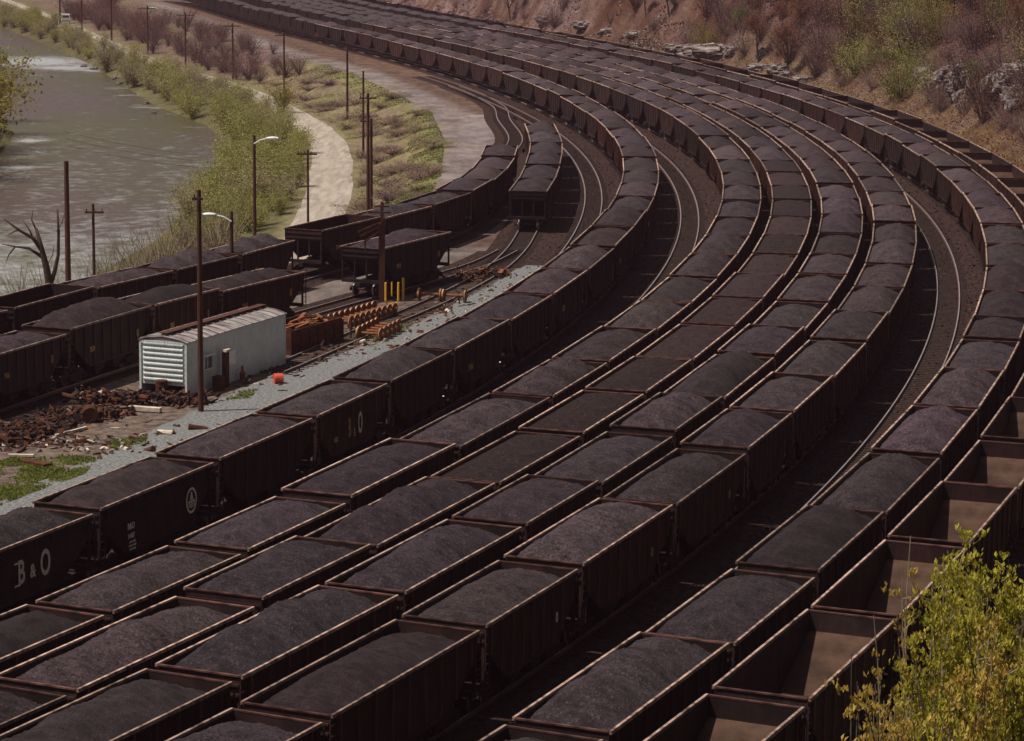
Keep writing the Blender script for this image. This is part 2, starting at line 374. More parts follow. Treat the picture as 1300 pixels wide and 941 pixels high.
def build_terrain():
    def axis(lo, hi, step, far):
        a = list(np.arange(lo, hi + .01, step)); s = step; q = hi
        while q < far[1]: s *= 1.25; q += s; a.append(q)
        s = step; q = lo
        while q > far[0]: s *= 1.25; q -= s; a.insert(0, q)
        return a
    xs = axis(-135, 130, 1.35, (-3000, 3000)); ys = axis(0, 700, 1.6, (-400, 5000))
    v = []; cl = []
    for y in ys:
        for x in xs:
            v.append((x, y, height(x, y))); c = tint(x, y); cl += [c[0], c[1], c[2], 1]
    nx = len(xs); f = [(j * nx + i, j * nx + i + 1, (j + 1) * nx + i + 1, (j + 1) * nx + i) for j in range(len(ys) - 1) for i in range(nx - 1)]
    me = bpy.data.meshes.new('ground'); me.from_pydata(v, [], f); me.materials.append(M['terrain'])
    ca = me.color_attributes.new('tint', 'FLOAT_COLOR', 'POINT'); ca.data.foreach_set('color', cl)
    me.polygons.foreach_set('use_smooth', [True] * len(f))
    tag(link('ground', me), kind='structure')
build_terrain()
# river
def strip(name, fl, fr, y0, y1, step, mat, zf, kind='structure', n=1):
    mb = MB(); ys = np.arange(y0, y1, step); rows = []
    for y in ys:
        a, b = fl(y), fr(y); rows.append([(a + (b - a) * k / n, y, zf(a + (b - a) * k / n, y)) for k in range(n + 1)])
    for p, q in zip(rows, rows[1:]):
        for k in range(n): mb.face([p[k], p[k + 1], q[k + 1], q[k]])
    return tag(link(name, mb.mesh(name, mat, True)), kind=kind)
def build_river():
    v = []; f = []; cl = []; ys = list(np.arange(100, 900, 3.0)); NX = 26
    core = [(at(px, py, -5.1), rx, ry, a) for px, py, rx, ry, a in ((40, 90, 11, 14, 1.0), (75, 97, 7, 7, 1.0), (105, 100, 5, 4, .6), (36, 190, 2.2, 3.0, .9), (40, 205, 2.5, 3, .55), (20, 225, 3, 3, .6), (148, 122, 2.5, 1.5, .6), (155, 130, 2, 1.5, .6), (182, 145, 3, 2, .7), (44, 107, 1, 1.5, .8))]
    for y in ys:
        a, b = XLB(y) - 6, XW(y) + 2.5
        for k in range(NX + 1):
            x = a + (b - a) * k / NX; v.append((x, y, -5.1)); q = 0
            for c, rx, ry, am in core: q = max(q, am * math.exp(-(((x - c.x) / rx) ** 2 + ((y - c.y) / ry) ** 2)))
            q = max(q, .48 * (1 - sstep(215, 300, y)), .14 * (1 - sstep(300, 380, y)))  # silvery sky glitter on the near reach, painted into the water colour
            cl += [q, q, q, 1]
    n = NX + 1
    for j in range(len(ys) - 1):
        for i in range(NX): f.append((j * n + i, j * n + i + 1, (j + 1) * n + i + 1, (j + 1) * n + i))
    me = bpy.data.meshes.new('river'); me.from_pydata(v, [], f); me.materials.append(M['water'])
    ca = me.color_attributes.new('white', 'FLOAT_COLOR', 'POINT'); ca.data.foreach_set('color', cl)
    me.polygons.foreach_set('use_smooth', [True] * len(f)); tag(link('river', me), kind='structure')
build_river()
strip('road', lambda y: XRD(y) - 2.3 + sstep(340, 440, y) * .9 + .3 * noise.noise((y * .12, 1, 0)), lambda y: XRD(y) + 2.3 - sstep(340, 440, y) * .9 + .3 * noise.noise((y * .1, 5, 0)), 120, 760, 3, 'road', lambda x, y: -2.985)
# pale gravel beside the leftmost long train, dirt of the scrap yard, a grass corner
_g = sorted((at(px, py, -.2).y, at(px, py, -.2).x) for px, py in ((-60, 690), (0, 652), (60, 622), (120, 592), (180, 562), (240, 536), (290, 510), (340, 486), (400, 460), (450, 448), (500, 425), (560, 398), (600, 372), (640, 350), (690, 325)))
GL = interp(_g)
strip('gravel_path', lambda y: GL(y) + .5 * math.sin(y * .9) * noise.noise((y * .3, 0, 0)) , lambda y: tx('T1', y) - 2.0, 98, 196, .8, 'gravel', lambda x, y: -.178)
strip('dirt_yard', lambda y: SB(y) + 2.0, lambda y: tx('T1', y) - 5.6, 95, 195, 1.5, 'dirt', lambda x, y: -.186)

# ------------------------------------------------------------------ tracks
def track(k, y0, y1, label, group='railway tracks of the yard', z=0, ties=True):
    cf = curve(k); ys = list(np.arange(y0, y1, 2.5)); P = [Vector((cf(y), y, z)) for y in ys]
    root = link('railway_track', None, loc=(0, 0, 0)); tag(root, label, 'railway track', group)
    N = []
    for i in range(len(P)):
        d = (P[min(i + 1, len(P) - 1)] - P[max(i - 1, 0)]).normalized(); N.append(Vector((d.y, -d.x, 0)))
    for sgn in (-1, 1):
        mb = MB()
        for o, w, za, zb, m in ((0, .07, -.03, 0, 1), (0, .02, -.12, -.031, 0), (0, .13, -.155, -.121, 0)):
            for i in range(len(P) - 1):
                a, b = P[i] + N[i] * sgn * .7525, P[i + 1] + N[i + 1] * sgn * .7525; na, nb = N[i] * w / 2, N[i + 1] * w / 2
                A, B = Vector((0, 0, za)), Vector((0, 0, zb))
                mb.hexa([a - na + A, a + na + A, b + nb + A, b - nb + A, a - na + B, a + na + B, b + nb + B, b - nb + B], m)
        link('rail', mb.mesh('rail', ['rail', 'railtop']), root)
    mb = MB(); y = y0
    while ties and y < y1 - 1:
        p = Vector((cf(y), y, 0)); d = (Vector((cf(y + .5), y + .5, 0)) - p).normalized(); n = Vector((d.y, -d.x, 0))
        j = rnd.uniform(-.06, .06)
        mb.bar(p - n * (1.28 + j) + Vector((0, 0, z - .235)), p + n * (1.28 - j) + Vector((0, 0, z - .235)), .23, .16)
        y += .56 * d.y * (1 if y < 330 else 2)
    if ties: tag(link('sleepers', mb.mesh('sleepers', 'tie'), root), kind='stuff')
    mb = MB()
    for i in range(len(P) - 1):
        for a0, a1, za, zb in ((-2.3, -1.6, -.197, -.188), (-1.6, 1.6, -.188, -.188), (1.6, 2.3, -.188, -.197)):
            Z = Vector((0, 0, z))
            mb.face([P[i] + N[i] * a0 + Vector((0, 0, za)), P[i] + N[i] * a1 + Vector((0, 0, zb)), P[i + 1] + N[i + 1] * a1 + Vector((0, 0, zb)), P[i + 1] + N[i + 1] * a0 + Vector((0, 0, za))])
    link('ballast', mb.mesh('ballast', 'ballast'), root)
    return root
track('E1', 150, 380, 'empty curving track between the short middle train and the long leftmost train')
track('E2', 100, 420, 'empty curving track just right of the long leftmost coal train')
track('E3', 78, 420, 'empty curving track in the dark lane left of the two rightmost trains')
track('A', 110, 400, 'river-side siding track bending up to the pale gravel')
track('B', 118, 205, 'siding track under the row of hoppers behind the pale boxcar')
track('C', 150, 290, 'siding track leading down from the short middle train to the scrap')
for k, nm in (('T1', 'long leftmost'), ('T2', 'second long'), ('T3', 'third long'), ('T4', 'fourth long'), ('T5', 'fifth long'), ('T6', 'sixth long'), ('T7', 'far right empty')):
    track(k, 62, 660, 'track carrying the %s train' % nm, ties=(k in ('T1', 'T5', 'T6')))

# ------------------------------------------------------------------ hopper cars
BL, HW, HT = 10.2, 1.53, 3.14     # body length, half width, top of sheets
def side_poly(l=BL / 2):
    return [(-l, 2.42), (-l, HT), (l, HT), (l, 2.42), (l - 2.05, 1.02), (-(l - 2.05), 1.02)]
def car_body(lod, plain=False):
    mb = MB(); l = BL / 2
    for s in (-1, 1):
        y = s * (HW - .06); mb.prism(side_poly(), min(y, y - s * .04), max(y, y - s * .04))
        n = 9 if lod < 2 else 7
        if not plain:
            for k in range(n):
                x = -l + .55 + (BL - 1.1) * k / (n - 1); e = max(0, abs(x) - (l - 2.05)); zb = 1.05 + e * .69
                mb.box(x - .05, x + .05, min(y, y + s * .075), max(y, y + s * .075), zb, HT - .02, 2)
        else:
            for k in range(9):
                x = -l + .55 + (BL - 1.1) * k / 8
                mb.prism([(x - .13, HT - .03), (x, HT - .42), (x + .13, HT - .03)], min(y + s * .002, y + s * .05), max(y + s * .002, y + s * .05))
        mb.box(-(l - 2.1), l - 2.1, min(y + s * .001, y + s * .07), max(y + s * .001, y + s * .07), .94, 1.08)     # side sill
    for s in (-1, 1):     # ends and slope sheets, hollow inside
        x = s * (l - .02)
        mb.box(min(x, x - s * .04), max(x, x - s * .04), -HW + .10, HW - .10, 2.43, HT)
        for zz in (2.55, 2.85):
            mb.box(min(x, x + s * .06), max(x, x + s * .06), -HW + .12, HW - .12, zz, zz + .07)
        a = [(x - s * .05, 2.50), (s * 1.15, .98), (s * 1.15, .955), (x - s * .05, 2.475)]
        mb.prism(a if s > 0 else a[::-1], -HW + .11, HW - .11, 1)
        a = [(x - s * .05, 2.472), (s * 1.15, .952), (s * 1.15, .91), (x - s * .05, 2.43)]
        mb.prism(a if s > 0 else a[::-1], -HW + .11, HW - .11, 3)
        r = [(s * 1.15, .98), (s * .01, 1.75), (s * .01, 1.70), (s * 1.15, .93)]
        mb.prism(r if s > 0 else r[::-1], -HW + .11, HW - .11, 1)
        if lod < 2:
            mb.box(min(s * (l - .25), s * (l + .05)), max(s * (l - .25), s * (l + .05)), -HW + .12, HW - .12, .92, 1.12)       # end sill
            for yy in (-1.38, -.45, .45, 1.38): mb.box(min(s * (l - .12), s * (l - .02)), max(s * (l - .12), s * (l - .02)), yy - .05, yy + .05, 1.121, 2.429)
    mb.box(-l + .25, l - .25, -.2, .2, .84, 1.10)
    return mb.mesh('hopper_body', ['body', 'inner', 'rib', 'under'])
def car_rim():
    mb = MB(); l = BL / 2
    for s in (-1, 1):
        a, b = sorted((s * (HW - .065), s * (HW + .025))); mb.box(-l, l, a, b, HT, HT + .06)
        a, b = sorted((s * (HW - .05), s * (HW + .032))); mb.box(-l, l, a, b, HT - .045, HT - .002)
    for s in (-1, 1):
        a, b = sorted((s * (l - .07), s * (l + .02))); mb.box(a, b, -HW + .086, HW - .086, HT, HT + .05, 1)
    return mb.mesh('top_rim', ['rim', 'rimend'])
def bogie_mesh():
    mb = MB()
    for s in (-1, 1):
        y = s * 1.0; p = [(-1.12, .42), (-1.0, .62), (-.35, .72), (.35, .72), (1.0, .62), (1.12, .42), (.95, .32), (.45, .30), (.3, .22), (-.3, .22), (-.45, .30), (-.95, .32)]
        mb.prism(p, y - .06, y + .06)
        for x in (-.84, .84): mb.box(x - .13, x + .13, min(y + s * .061, y + s * .14), max(y + s * .061, y + s * .14), .30, .55)
    mb.box(-.18, .18, -1.05, 1.05, .45, .80)
    return mb.mesh('bogie', 'under')
def wheelset_mesh(n=16, r=.42, mats=('wheel', 'railtop')):
    mb = MB()
    for s in (-1, 1):
        for y0, y1, rr, m in ((.68, .70, r + .025, 0), (.70, .80, r, 1)):
            i = len(mb.v)
            for yy in (s * y0, s * y1):
                for k in range(n): t = 2 * math.pi * k / n; mb.v.append((math.cos(t) * rr, yy, math.sin(t) * rr))
            for k in range(n):
                w = (k + 1) % n; mb.f.append((i + k, i + w, i + n + w, i + n + k)); mb.m.append(m)
            mb.f.append(tuple(i + k for k in range(n))); mb.m.append(0); mb.f.append(tuple(i + n + k for k in range(n))); mb.m.append(0)
        mb.tube([(0, s * .80, 0), (0, s * .93, 0)], .12, 8, 1)
    mb.tube([(0, -.68, 0), (0, .68, 0)], .09, 8, 0)
    return mb.mesh('wheelset', list(mats))
def hopper_bay_mesh():
    mb = MB()
    for s in (-1, 1):
        for t in (-1, 1):
            x = s * 1.15; y = t * .78
            a = [(x - .75, y - .55, .93), (x + .75, y - .55, .93), (x + .75, y + .55, .93), (x - .75, y + .55, .93)]
            b = [(x - .3, y - .4, .30), (x + .25, y - .4, .36), (x + .25, y + .4, .36), (x - .3, y + .4, .30)]
            mb.hexa(b + a)
    return mb.mesh('hopper_bay', 'under')
def coupler_mesh():
    mb = MB(); l = BL / 2
    for s in (-1, 1):
        mb.box(min(s * l, s * (l + .30)), max(s * l, s * (l + .30)), -.09, .09, .78, .96); mb.box(min(s * (l + .16), s * (l + .40)), max(s * (l + .16), s * (l + .40)), -.16, .16, .74, 1.0)
    return mb.mesh('coupler', 'under')
def ladder_mesh():
    mb = MB(); l = BL / 2
    for sx, sy in ((-1, -1),):
        y = sy * (HW - .0); x = sx * (l - .10)
        mb.box(x - .22, x + .22, y - .02, y + .02, 1.0, 1.04)
        for k in range(6): z = 1.2 + k * .33; mb.bar((x - .2, y, z), (x + .2, y, z), .03)
        mb.bar((x - .22, y, 1.0), (x - .22, y, HT - .1), .045); mb.bar((x + .2, y, 1.0), (x + .2, y, HT - .1), .05)
    return mb.mesh('ladder', 'body')
def coal_mesh(kind, seed, nu=84, nv=30):
    rg = random.Random(seed); l = BL / 2 - .10; w = HW - .13; mb = MB(); ph = rg.uniform(0, 6); dp = rg.uniform(.05, .26); nh = rg.choice([1, 1.5, 2, 2]); sk = rg.uniform(-.14, .14); off = seed * 11.3
    if kind == 'low': crown, z0 = .62, 2.55
    elif kind == 'flat': crown, z0 = .20, HT - .07
    else: crown, z0 = rg.uniform(.42, .86), HT - rg.uniform(.03, .20)
    idx = []; rg2 = rg.uniform(.05, .10)
    for i in range(nu + 1):
        u = -1 + 2 * i / nu; row = []
        for j in range(nv + 1):
            v = -1 + 2 * j / nv; vv = v - sk * (1 - v * v)
            arch = max(0, 1 - abs(vv) ** 2.0)
            if kind == 'flat': e = 1 - max(0, abs(u) - .9) * 4 * .5; hump = 1
            else:
                e = max(-.25, 1 - (abs(u) ** 4.0) * 1.05); hump = (1 - dp) + dp * math.cos(math.pi * nh * u * 1.5 + ph * .3)
            z = z0 + crown * arch * e * hump - (.28 * abs(u) ** 8 if kind != 'flat' else .04)
            nz = noise.fractal((u * 6 + off, v * 2.4, seed), 1, 2, 5) * (rg2 if kind != 'flat' else .07) * (1 - v ** 6)
            z += nz + (rg.gauss(0, .014) if nu > 40 and kind != 'flat' else 0)
            mb.v.append((u * l, v * w, z)); row.append(len(mb.v) - 1)
        idx.append(row)
    for i in range(nu):
        for j in range(nv):
            mb.f.append((idx[i][j], idx[i + 1][j], idx[i + 1][j + 1], idx[i][j + 1])); mb.m.append(0)
    me = mb.mesh('coal_load', 'slack' if kind == 'flat' else ['coal', 'coal_lumpy', 'coal', 'coal_dusty'][seed % 4], True)
    return me
ME = {'body0': car_body(0), 'body0p': car_body(0, True), 'body2': car_body(2), 'rim': car_rim(), 'bogie': bogie_mesh(), 'wheel': wheelset_mesh(),
      'bay': hopper_bay_mesh(), 'coupler': coupler_mesh(), 'ladder': ladder_mesh()}
COAL = {'heap': [coal_mesh('heap', s) for s in range(20)], 'flat': [coal_mesh('flat', 40 + s) for s in range(4)], 'low': [coal_mesh('low', 60)]}
COALF = {'heap': [coal_mesh('heap', s, 12, 8) for s in range(6)], 'flat': [coal_mesh('flat', 40, 8, 6)]}

def text_mesh(s, size, mat, xs=1.0):
    cu = bpy.data.curves.new('t', 'FONT'); cu.body = s; cu.size = size; cu.align_x = 'CENTER'; cu.align_y = 'CENTER'; cu.offset = .022 * size
    cu.extrude = .004; cu.space_line = .95
    o = bpy.data.objects.new('t', cu); COL.objects.link(o); bpy.context.view_layer.update()
    me = bpy.data.meshes.new_from_object(o.evaluated_get(bpy.context.evaluated_depsgraph_get())); bpy.data.objects.remove(o)
    me.transform(Matrix.Diagonal((xs, 1, 1, 1))); me.materials.clear(); me.materials.append(M[mat]); return me
def number_plate(parent, body, txt, z=2.72, y=-.62, size=.26, mat='paint_yellow'):
    o = link('end_number', text_mesh(txt, size, mat), parent, (-BL / 2 - .075, y, z), (R(90), 0, R(-90)))
    return o
def side_text(parent, name, txt, x, z, size, mat, xs=1.0):
    return link(name, text_mesh(txt, size, mat, xs), parent, (x, -HW + (-.026), z), (R(90), 0, 0))

ORD = ['zeroth', 'first', 'second', 'third', 'fourth', 'fifth', 'sixth', 'seventh', 'eighth', 'ninth', 'tenth', 'eleventh', 'twelfth', 'thirteenth', 'fourteenth', 'fifteenth', 'sixteenth', 'seventeenth', 'eighteenth', 'nineteenth']
TENS = {20: 'twent', 30: 'thirt', 40: 'fort', 50: 'fift', 60: 'sixt'}
def ordinal(n):
    if n < 20: return ORD[n]
    t = n // 10 * 10
    return TENS[t] + 'ieth' if n == t else TENS[t] + 'y-' + ORD[n - t]

def place_car(pa, pb, train, n, load, label, group, tall=1.0, seed=0, plain=False, cat='hopper car'):
    mid = (pa + pb) / 2; d = pb - pa; ln = d.length - .58; ang = math.atan2(d.y, d.x); dist = mid.length; sx = ln / BL
    rg = random.Random(seed * 977 + n * 31)
    g = rg.choice([rg.uniform(.6, 1.2), rg.uniform(.8, 1.6)]); colr = (g * rg.uniform(.95, 1.35), g, g * rg.uniform(.9, 1.1), 1)
    root = link('hopper_car', None, loc=(mid.x, mid.y, 0), rot=(0, 0, ang), scale=(sx, 1, 1)); tag(root, label, cat, group)
    tz = tall * rg.choice([rg.uniform(.975, 1.015), rg.uniform(1.0, 1.06)])
    def part(nm, me, par=root, **k):
        o = link(nm, me, par, **k); o.color = colr; return o
    def lift(o): o.scale = (1, 1, tz); return o
    # heights scale about the rail head
    lift(part('body', ME['body2'] if dist > 300 else (ME['body0p'] if plain else ME['body0'])))
    q = lift(part('top_rim', ME['rim'])); rr = rg.choice([rg.uniform(.35, .8), rg.uniform(.7, 1.1)]); q.color = (rr, rr * .96, rr * .95, 1)
    if load:
        pool = (COALF if dist > 210 else COAL)[load]
        c = part('coal_load', rg.choice(pool)); c.location.z = HT * (tz - 1); f = rg.uniform(.72, 1.25); c.color = (f * rg.uniform(.97, 1.08), f * rg.uniform(.93, 1.0), f * rg.uniform(.93, 1.06), 1)
        if rg.random() < .5: c.rotation_euler = (0, 0, math.pi)
    if dist < 330:
        for s in (-1, 1):
            b = part('bogie', ME['bogie'], loc=(s * (BL / 2 - 1.55), 0, 0))
            if dist < 190 or (train == 'C' and n == 1):
                for t in (-1, 1): part('wheelset', ME['wheel'], b, loc=(t * .84, 0, .44))
        part('hopper_bay', ME['bay'])
    if dist < 215:
        part('coupler', ME['coupler'])
        if dist < 170:
            for sc_ in ((1, 1, 1), (-1, -1, 1), (-1, 1, 1), (1, -1, 1)): part('ladder', ME['ladder'], scale=sc_)
    return root

NAMES = {'T1': ('leftmost long train', 'cars of the long leftmost coal train'), 'T2': ('second long train from left', 'cars of the second long coal train'),
         'T3': ('third long train from left', 'cars of the third long coal train'), 'T4': ('fourth long train from left', 'cars of the fourth long coal train'),
         'T5': ('fifth long train from left', 'cars of the fifth long coal train'), 'T6': ('sixth long train from left', 'cars of the sixth long coal train'),
         'T7': ('rightmost train', 'empty cars of the rightmost train')}
NEAR = {'T1': [91.8, 101.7, 110.85, 120.2, 129, 138.4, 148.9], 'T2': [67.5, 77.5, 86.9, 95.3, 103.3, 114, 126.2, 135.9], 'T3': [68, 78, 88.1, 96.2, 107.4, 117.5, 127.3, 136.8, 147.8],
        'T4': [69, 79, 89.2, 99.3, 107.4, 117.4, 126, 137.8, 147.2, 157.3], 'T5': [66, 75.8, 85.6, 93.6, 103.6, 113.8, 122.2, 132, 142.6, 152.9],
        'T6': [64, 74, 83.8, 92.8, 102.5, 113.3, 123.8, 134.3, 143.6, 151.6], 'T7': [58, 68, 77.5, 87, 97, 107, 116, 126, 137]}
TALL = {('T2', 5): 1.07, ('T4', 4): 1.05, ('T5', 4): 1.04, ('T1', 3): 1.05, ('T4', 6): 1.05, ('T5', 7): 1.07, ('T3', 3): 1.05, ('T6', 4): 1.03}
PLATES = {('T3', 3): '48785', ('T2', 5): '188880', ('T4', 4): '60192', ('T5', 4): '12188', ('T4', 6): '40888', ('T5', 7): '41140', ('T6', 4): '44744'}
todo = []
for k in ('T1', 'T2', 'T3', 'T4', 'T5', 'T6', 'T7'):
    cf = curve(k); js = list(NEAR[k]); rg = random.Random(int(k[1]) * 13)
    y = js[-1]
    step0 = {'T1': 10.7, 'T7': 11.6}.get(k, 10.9)
    while y < (646 if k == 'T1' else 628):
        st = step0 * rg.uniform(.93, 1.07)
        y += st / math.sqrt(1 + ((cf(y + 1) - cf(y - 1)) / 2) ** 2); js.append(y)
    for i in range(len(js) - 1):
        pa = Vector((cf(js[i]), js[i], 0)); pb = Vector((cf(js[i + 1]), js[i + 1], 0))
        todo.append((((pa + pb) / 2).length, k, i + 1, pa, pb))
for k, js in (('A', [135.5, 145, 154.5, 160.6, 168.6, 175.6, 183.6, 187.6]), ):
    pass
sid = []
def sidecars(k, js, loads, nm, grp):
    cf = curve(k)
    for i in range(len(js) - 1):
        pa = Vector((cf(js[i]), js[i], 0)); pb = Vector((cf(js[i + 1]), js[i + 1], 0)); sid.append((k, i + 1, pa, pb, loads[i] if i < len(loads) else 'heap', nm, grp))
sidecars('A', [142.5, 151.2, 160.3, 168.4, 175.7, 183.6, 187.3, 196.4, 204.6, 213.6, 222.8, 232.5, 242.8, 253], ['low', 'none', 'heap', 'heap', 'heap', 'skip', 'none'], 'river-side siding', 'cars of the river-side siding')
sidecars('B', [127, 135.3, 143.6, 152.6, 159.7, 168.8], ['heap'], 'siding behind the pale boxcar', 'cars of the siding behind the boxcar')
sidecars('B', [177.7, 187.7], ['heap'], 'lone', 'lone hopper')
sidecars('C', [214.4, 225, 235.6, 246.2, 256.8, 267.4, 278], ['heap'], 'short train in the middle siding', 'cars of the short middle train')
todo.sort(key=lambda t: t[0])
NIND = 300 - len([s for s in sid if s[4] != 'skip'])
for (dist, k, n, pa, pb) in todo[:NIND]:
    nm, grp = NAMES[k]
    if k == 'T7': load = None; desc = 'empty dark hopper car'
    elif k == 'T3': load = 'flat' if (n > 4 and n < 18) else 'heap'; desc = 'hopper of brown coal' if load == 'flat' else 'hopper heaped with coal'
    else: load = 'heap'; desc = 'hopper heaped with coal'
    lab = '%s, %s from the near end of the %s' % (desc, ordinal(n), nm)
    tall = TALL.get((k, n), 1.0); plain = (k == 'T1' and n in (1, 2))
    root = place_car(pa, pb, k, n, load, lab, grp, tall, int(k[1]), plain)
    if PLATES.get((k, n)):
        number_plate(root, None, PLATES[(k, n)], z=2.74 * tall)
    if k in ('T2', 'T4', 'T5', 'T6', 'T1') and n > 5 and n < 16 and not PLATES.get((k, n)) and n % 3 == 0:
        number_plate(root, None, '%d' % (40000 + (n * 7919 + int(k[1]) * 1371) % 49999), z=2.74)
    if k == 'T5' and n in (3, 4, 5):
        side_text(root, 'side_mark', 'o', 2.6, 2.0, .75, 'paint_white' if n == 3 else 'paint_yellow', .6)
    if k == 'T1' and n == 1:
        root['label'] = 'coal-heaped hopper with large white initials on its side, at the left edge'
        for t, x, s, xs in (('B', .10, 1.25, .66), ('&', .86, .72, .8), ('O', 1.72, 1.36, .62)):
            o = side_text(root, 'lettering', t, x, 1.95 if t != '&' else 1.85, s, 'paint_white', xs); o['label'] = 'large white painted letter'
        sb = MB()
        for zz in (1.53, 2.37): sb.box(-.36, .02, -HW - .036, -HW - .028, zz - .035, zz + .035)
        link('letter_serif', sb.mesh('letter_serif', 'paint_white'), root)
    if k == 'T1' and n == 2:
        root['label'] = 'coal-heaped hopper with a round white emblem on its side, second of the leftmost train'
        eb = MB(); N = 28; cx, cz = 2.9, 2.02
        for q in range(N):
            a, b = 2 * math.pi * q / N, 2 * math.pi * (q + 1) / N; y = -HW - .03
            eb.face([(cx + math.cos(a) * .40, y, cz + math.sin(a) * .44), (cx + math.cos(a) * .50, y, cz + math.sin(a) * .55), (cx + math.cos(b) * .50, y, cz + math.sin(b) * .55), (cx + math.cos(b) * .40, y, cz + math.sin(b) * .44)])
        y = -HW - .035
        eb.face([(cx - .05, y, cz + .36), (cx - .17, y, cz + .02), (cx + .17, y, cz + .02), (cx + .05, y, cz + .36)])
        eb.box(cx - .30, cx + .30, y - .005, y, cz - .08, cz + .0)
        for q in (-.24, -.12, 0, .12, .24): eb.box(cx + q - .03, cx + q + .03, y - .005, y, cz - .34 + abs(q) * .3, cz - .10)
        link('emblem', eb.mesh('emblem', 'paint_white'), root)['label'] = 'white ring emblem with a dome inside'
        side_text(root, 'lettering', 'B&O', -2.6, 2.02, .36, 'paint_white', .85)
        side_text(root, 'lettering', '14407', -2.6, 1.62, .30, 'paint_white', .8)
        for i_, t in enumerate(('CAPY 100000', 'LD LMT 126300', 'LT WT 42700')): side_text(root, 'lettering', t, -2.5, 1.38 - .15 * i_, .12, 'paint_white', .8)
    if k == 'T1' and n == 4:
        root['label'] = 'brown coal-heaped hopper with faded initials, fourth of the leftmost long train'
        for t, x, s, xs in (('B', -.6, 1.25, .55), ('&', .1, .6, .75), ('O', .95, 1.4, .55)): side_text(root, 'lettering', t, x, 1.98 if t != '&' else 1.7, s, 'paint_yellow' if t != 'O' else 'paint_white', xs)
        side_text(root, 'lettering', '4880', -2.6, 1.75, .34, 'paint_yellow', .8)
    if k == 'T1' and 4 < n < 40 and n % 2 == 0:
        side_text(root, 'side_number', '%d' % (10000 + n * 911), -2.4, 1.9, .5, 'paint_yellow', .7)
for (k, n, pa, pb, load, nm, grp) in sid:
    if load == 'skip': continue
    ld = None if load == 'none' else load
    if nm == 'lone':
        root = place_car(pa, pb, k, n, ld, 'single coal-heaped hopper car standing alone behind the yellow guard posts', None, 1.0, 71)
    else:
        lab = '%s hopper car, %s from the near end of the %s' % ('empty' if ld is None else ('partly loaded' if ld == 'low' else 'coal-heaped'), ordinal(n), nm)
        root = place_car(pa, pb, k, n, ld, lab, grp, 1.06 if (k, n) == ('A', 7) else 1.0, {'A': 50, 'B': 60, 'C': 70}[k])
    if k in 'AB' and n < 9:
        side_text(root, 'side_number', '%d' % (18000 + n * 713), -2.6, 1.9, .42, 'paint_yellow', .6)
        if k == 'B': side_text(root, 'side_mark', 'o', 3.2, 2.1, .9, 'paint_yellow', .5)
# the rest of the cars, far up the curve, as one mass
mb = MB()
for (dist, k, n, pa, pb) in todo[NIND:]:
    mid = (pa + pb) / 2; d = (pb - pa); ln = d.length - .9; d.normalize(); nn = Vector((d.y, -d.x, 0)); rg = random.Random(n * 7 + int(k[1]))
    a, b = mid - d * ln / 2, mid + d * ln / 2; up = Vector((0, 0, 1)); w = 1.5; H = 3.15 + rg.uniform(-.05, .25)
    for s in (-1, 1):
        o = nn * s * w; lo = min(0, -s * .08); hi = max(0, -s * .08)
        mb.hexa([a + o + nn * lo + up * .95, a + o + nn * hi + up * .95, b + o + nn * hi + up * .95, b + o + nn * lo + up * .95,
                 a + o + nn * lo + up * H, a + o + nn * hi + up * H, b + o + nn * hi + up * H, b + o + nn * lo + up * H], 0)
        for q in range(7):
            c = a.lerp(b, .05 + q * .15) + o * 1.01; mb.hexa([c - d * .06 + up * 1, c + d * .06 + up * 1, c + d * .06 + nn * s * .08 + up * 1, c - d * .06 + nn * s * .08 + up * 1, c - d * .06 + up * H, c + d * .06 + up * H, c + d * .06 + nn * s * .08 + up * H, c - d * .06 + nn * s * .08 + up * H], 0)
    for e, s in ((a, 1), (b, -1)):
        mb.bar(e - nn * w * .96 + up * (H - .45), e + nn * w * .96 + up * (H - .45), .08, .9, 0)
    z = H - .1 if k != 'T7' else 1.6
    ns = 6; prev = None
    for i in range(ns + 1):
        u = i / ns; c = a.lerp(b, .01 + .98 * u); cr = (.55 * (1 - abs(2 * u - 1) ** 4) if k != 'T7' else 0)
        row = [c + nn * w * .95 * v + up * (z + cr * (1 - v * v)) for v in (-1, -.5, 0, .5, 1)]
        if prev:
            for j in range(4): mb.face([prev[j], prev[j + 1], row[j + 1], row[j]], 1)
        prev = row
far = link('far_hopper_cars', mb.mesh('far_hopper_cars', ['body', 'coal'])); tag(far, 'distant mass of coal-heaped hopper cars at the far end of the long trains', 'hopper cars', kind='stuff')

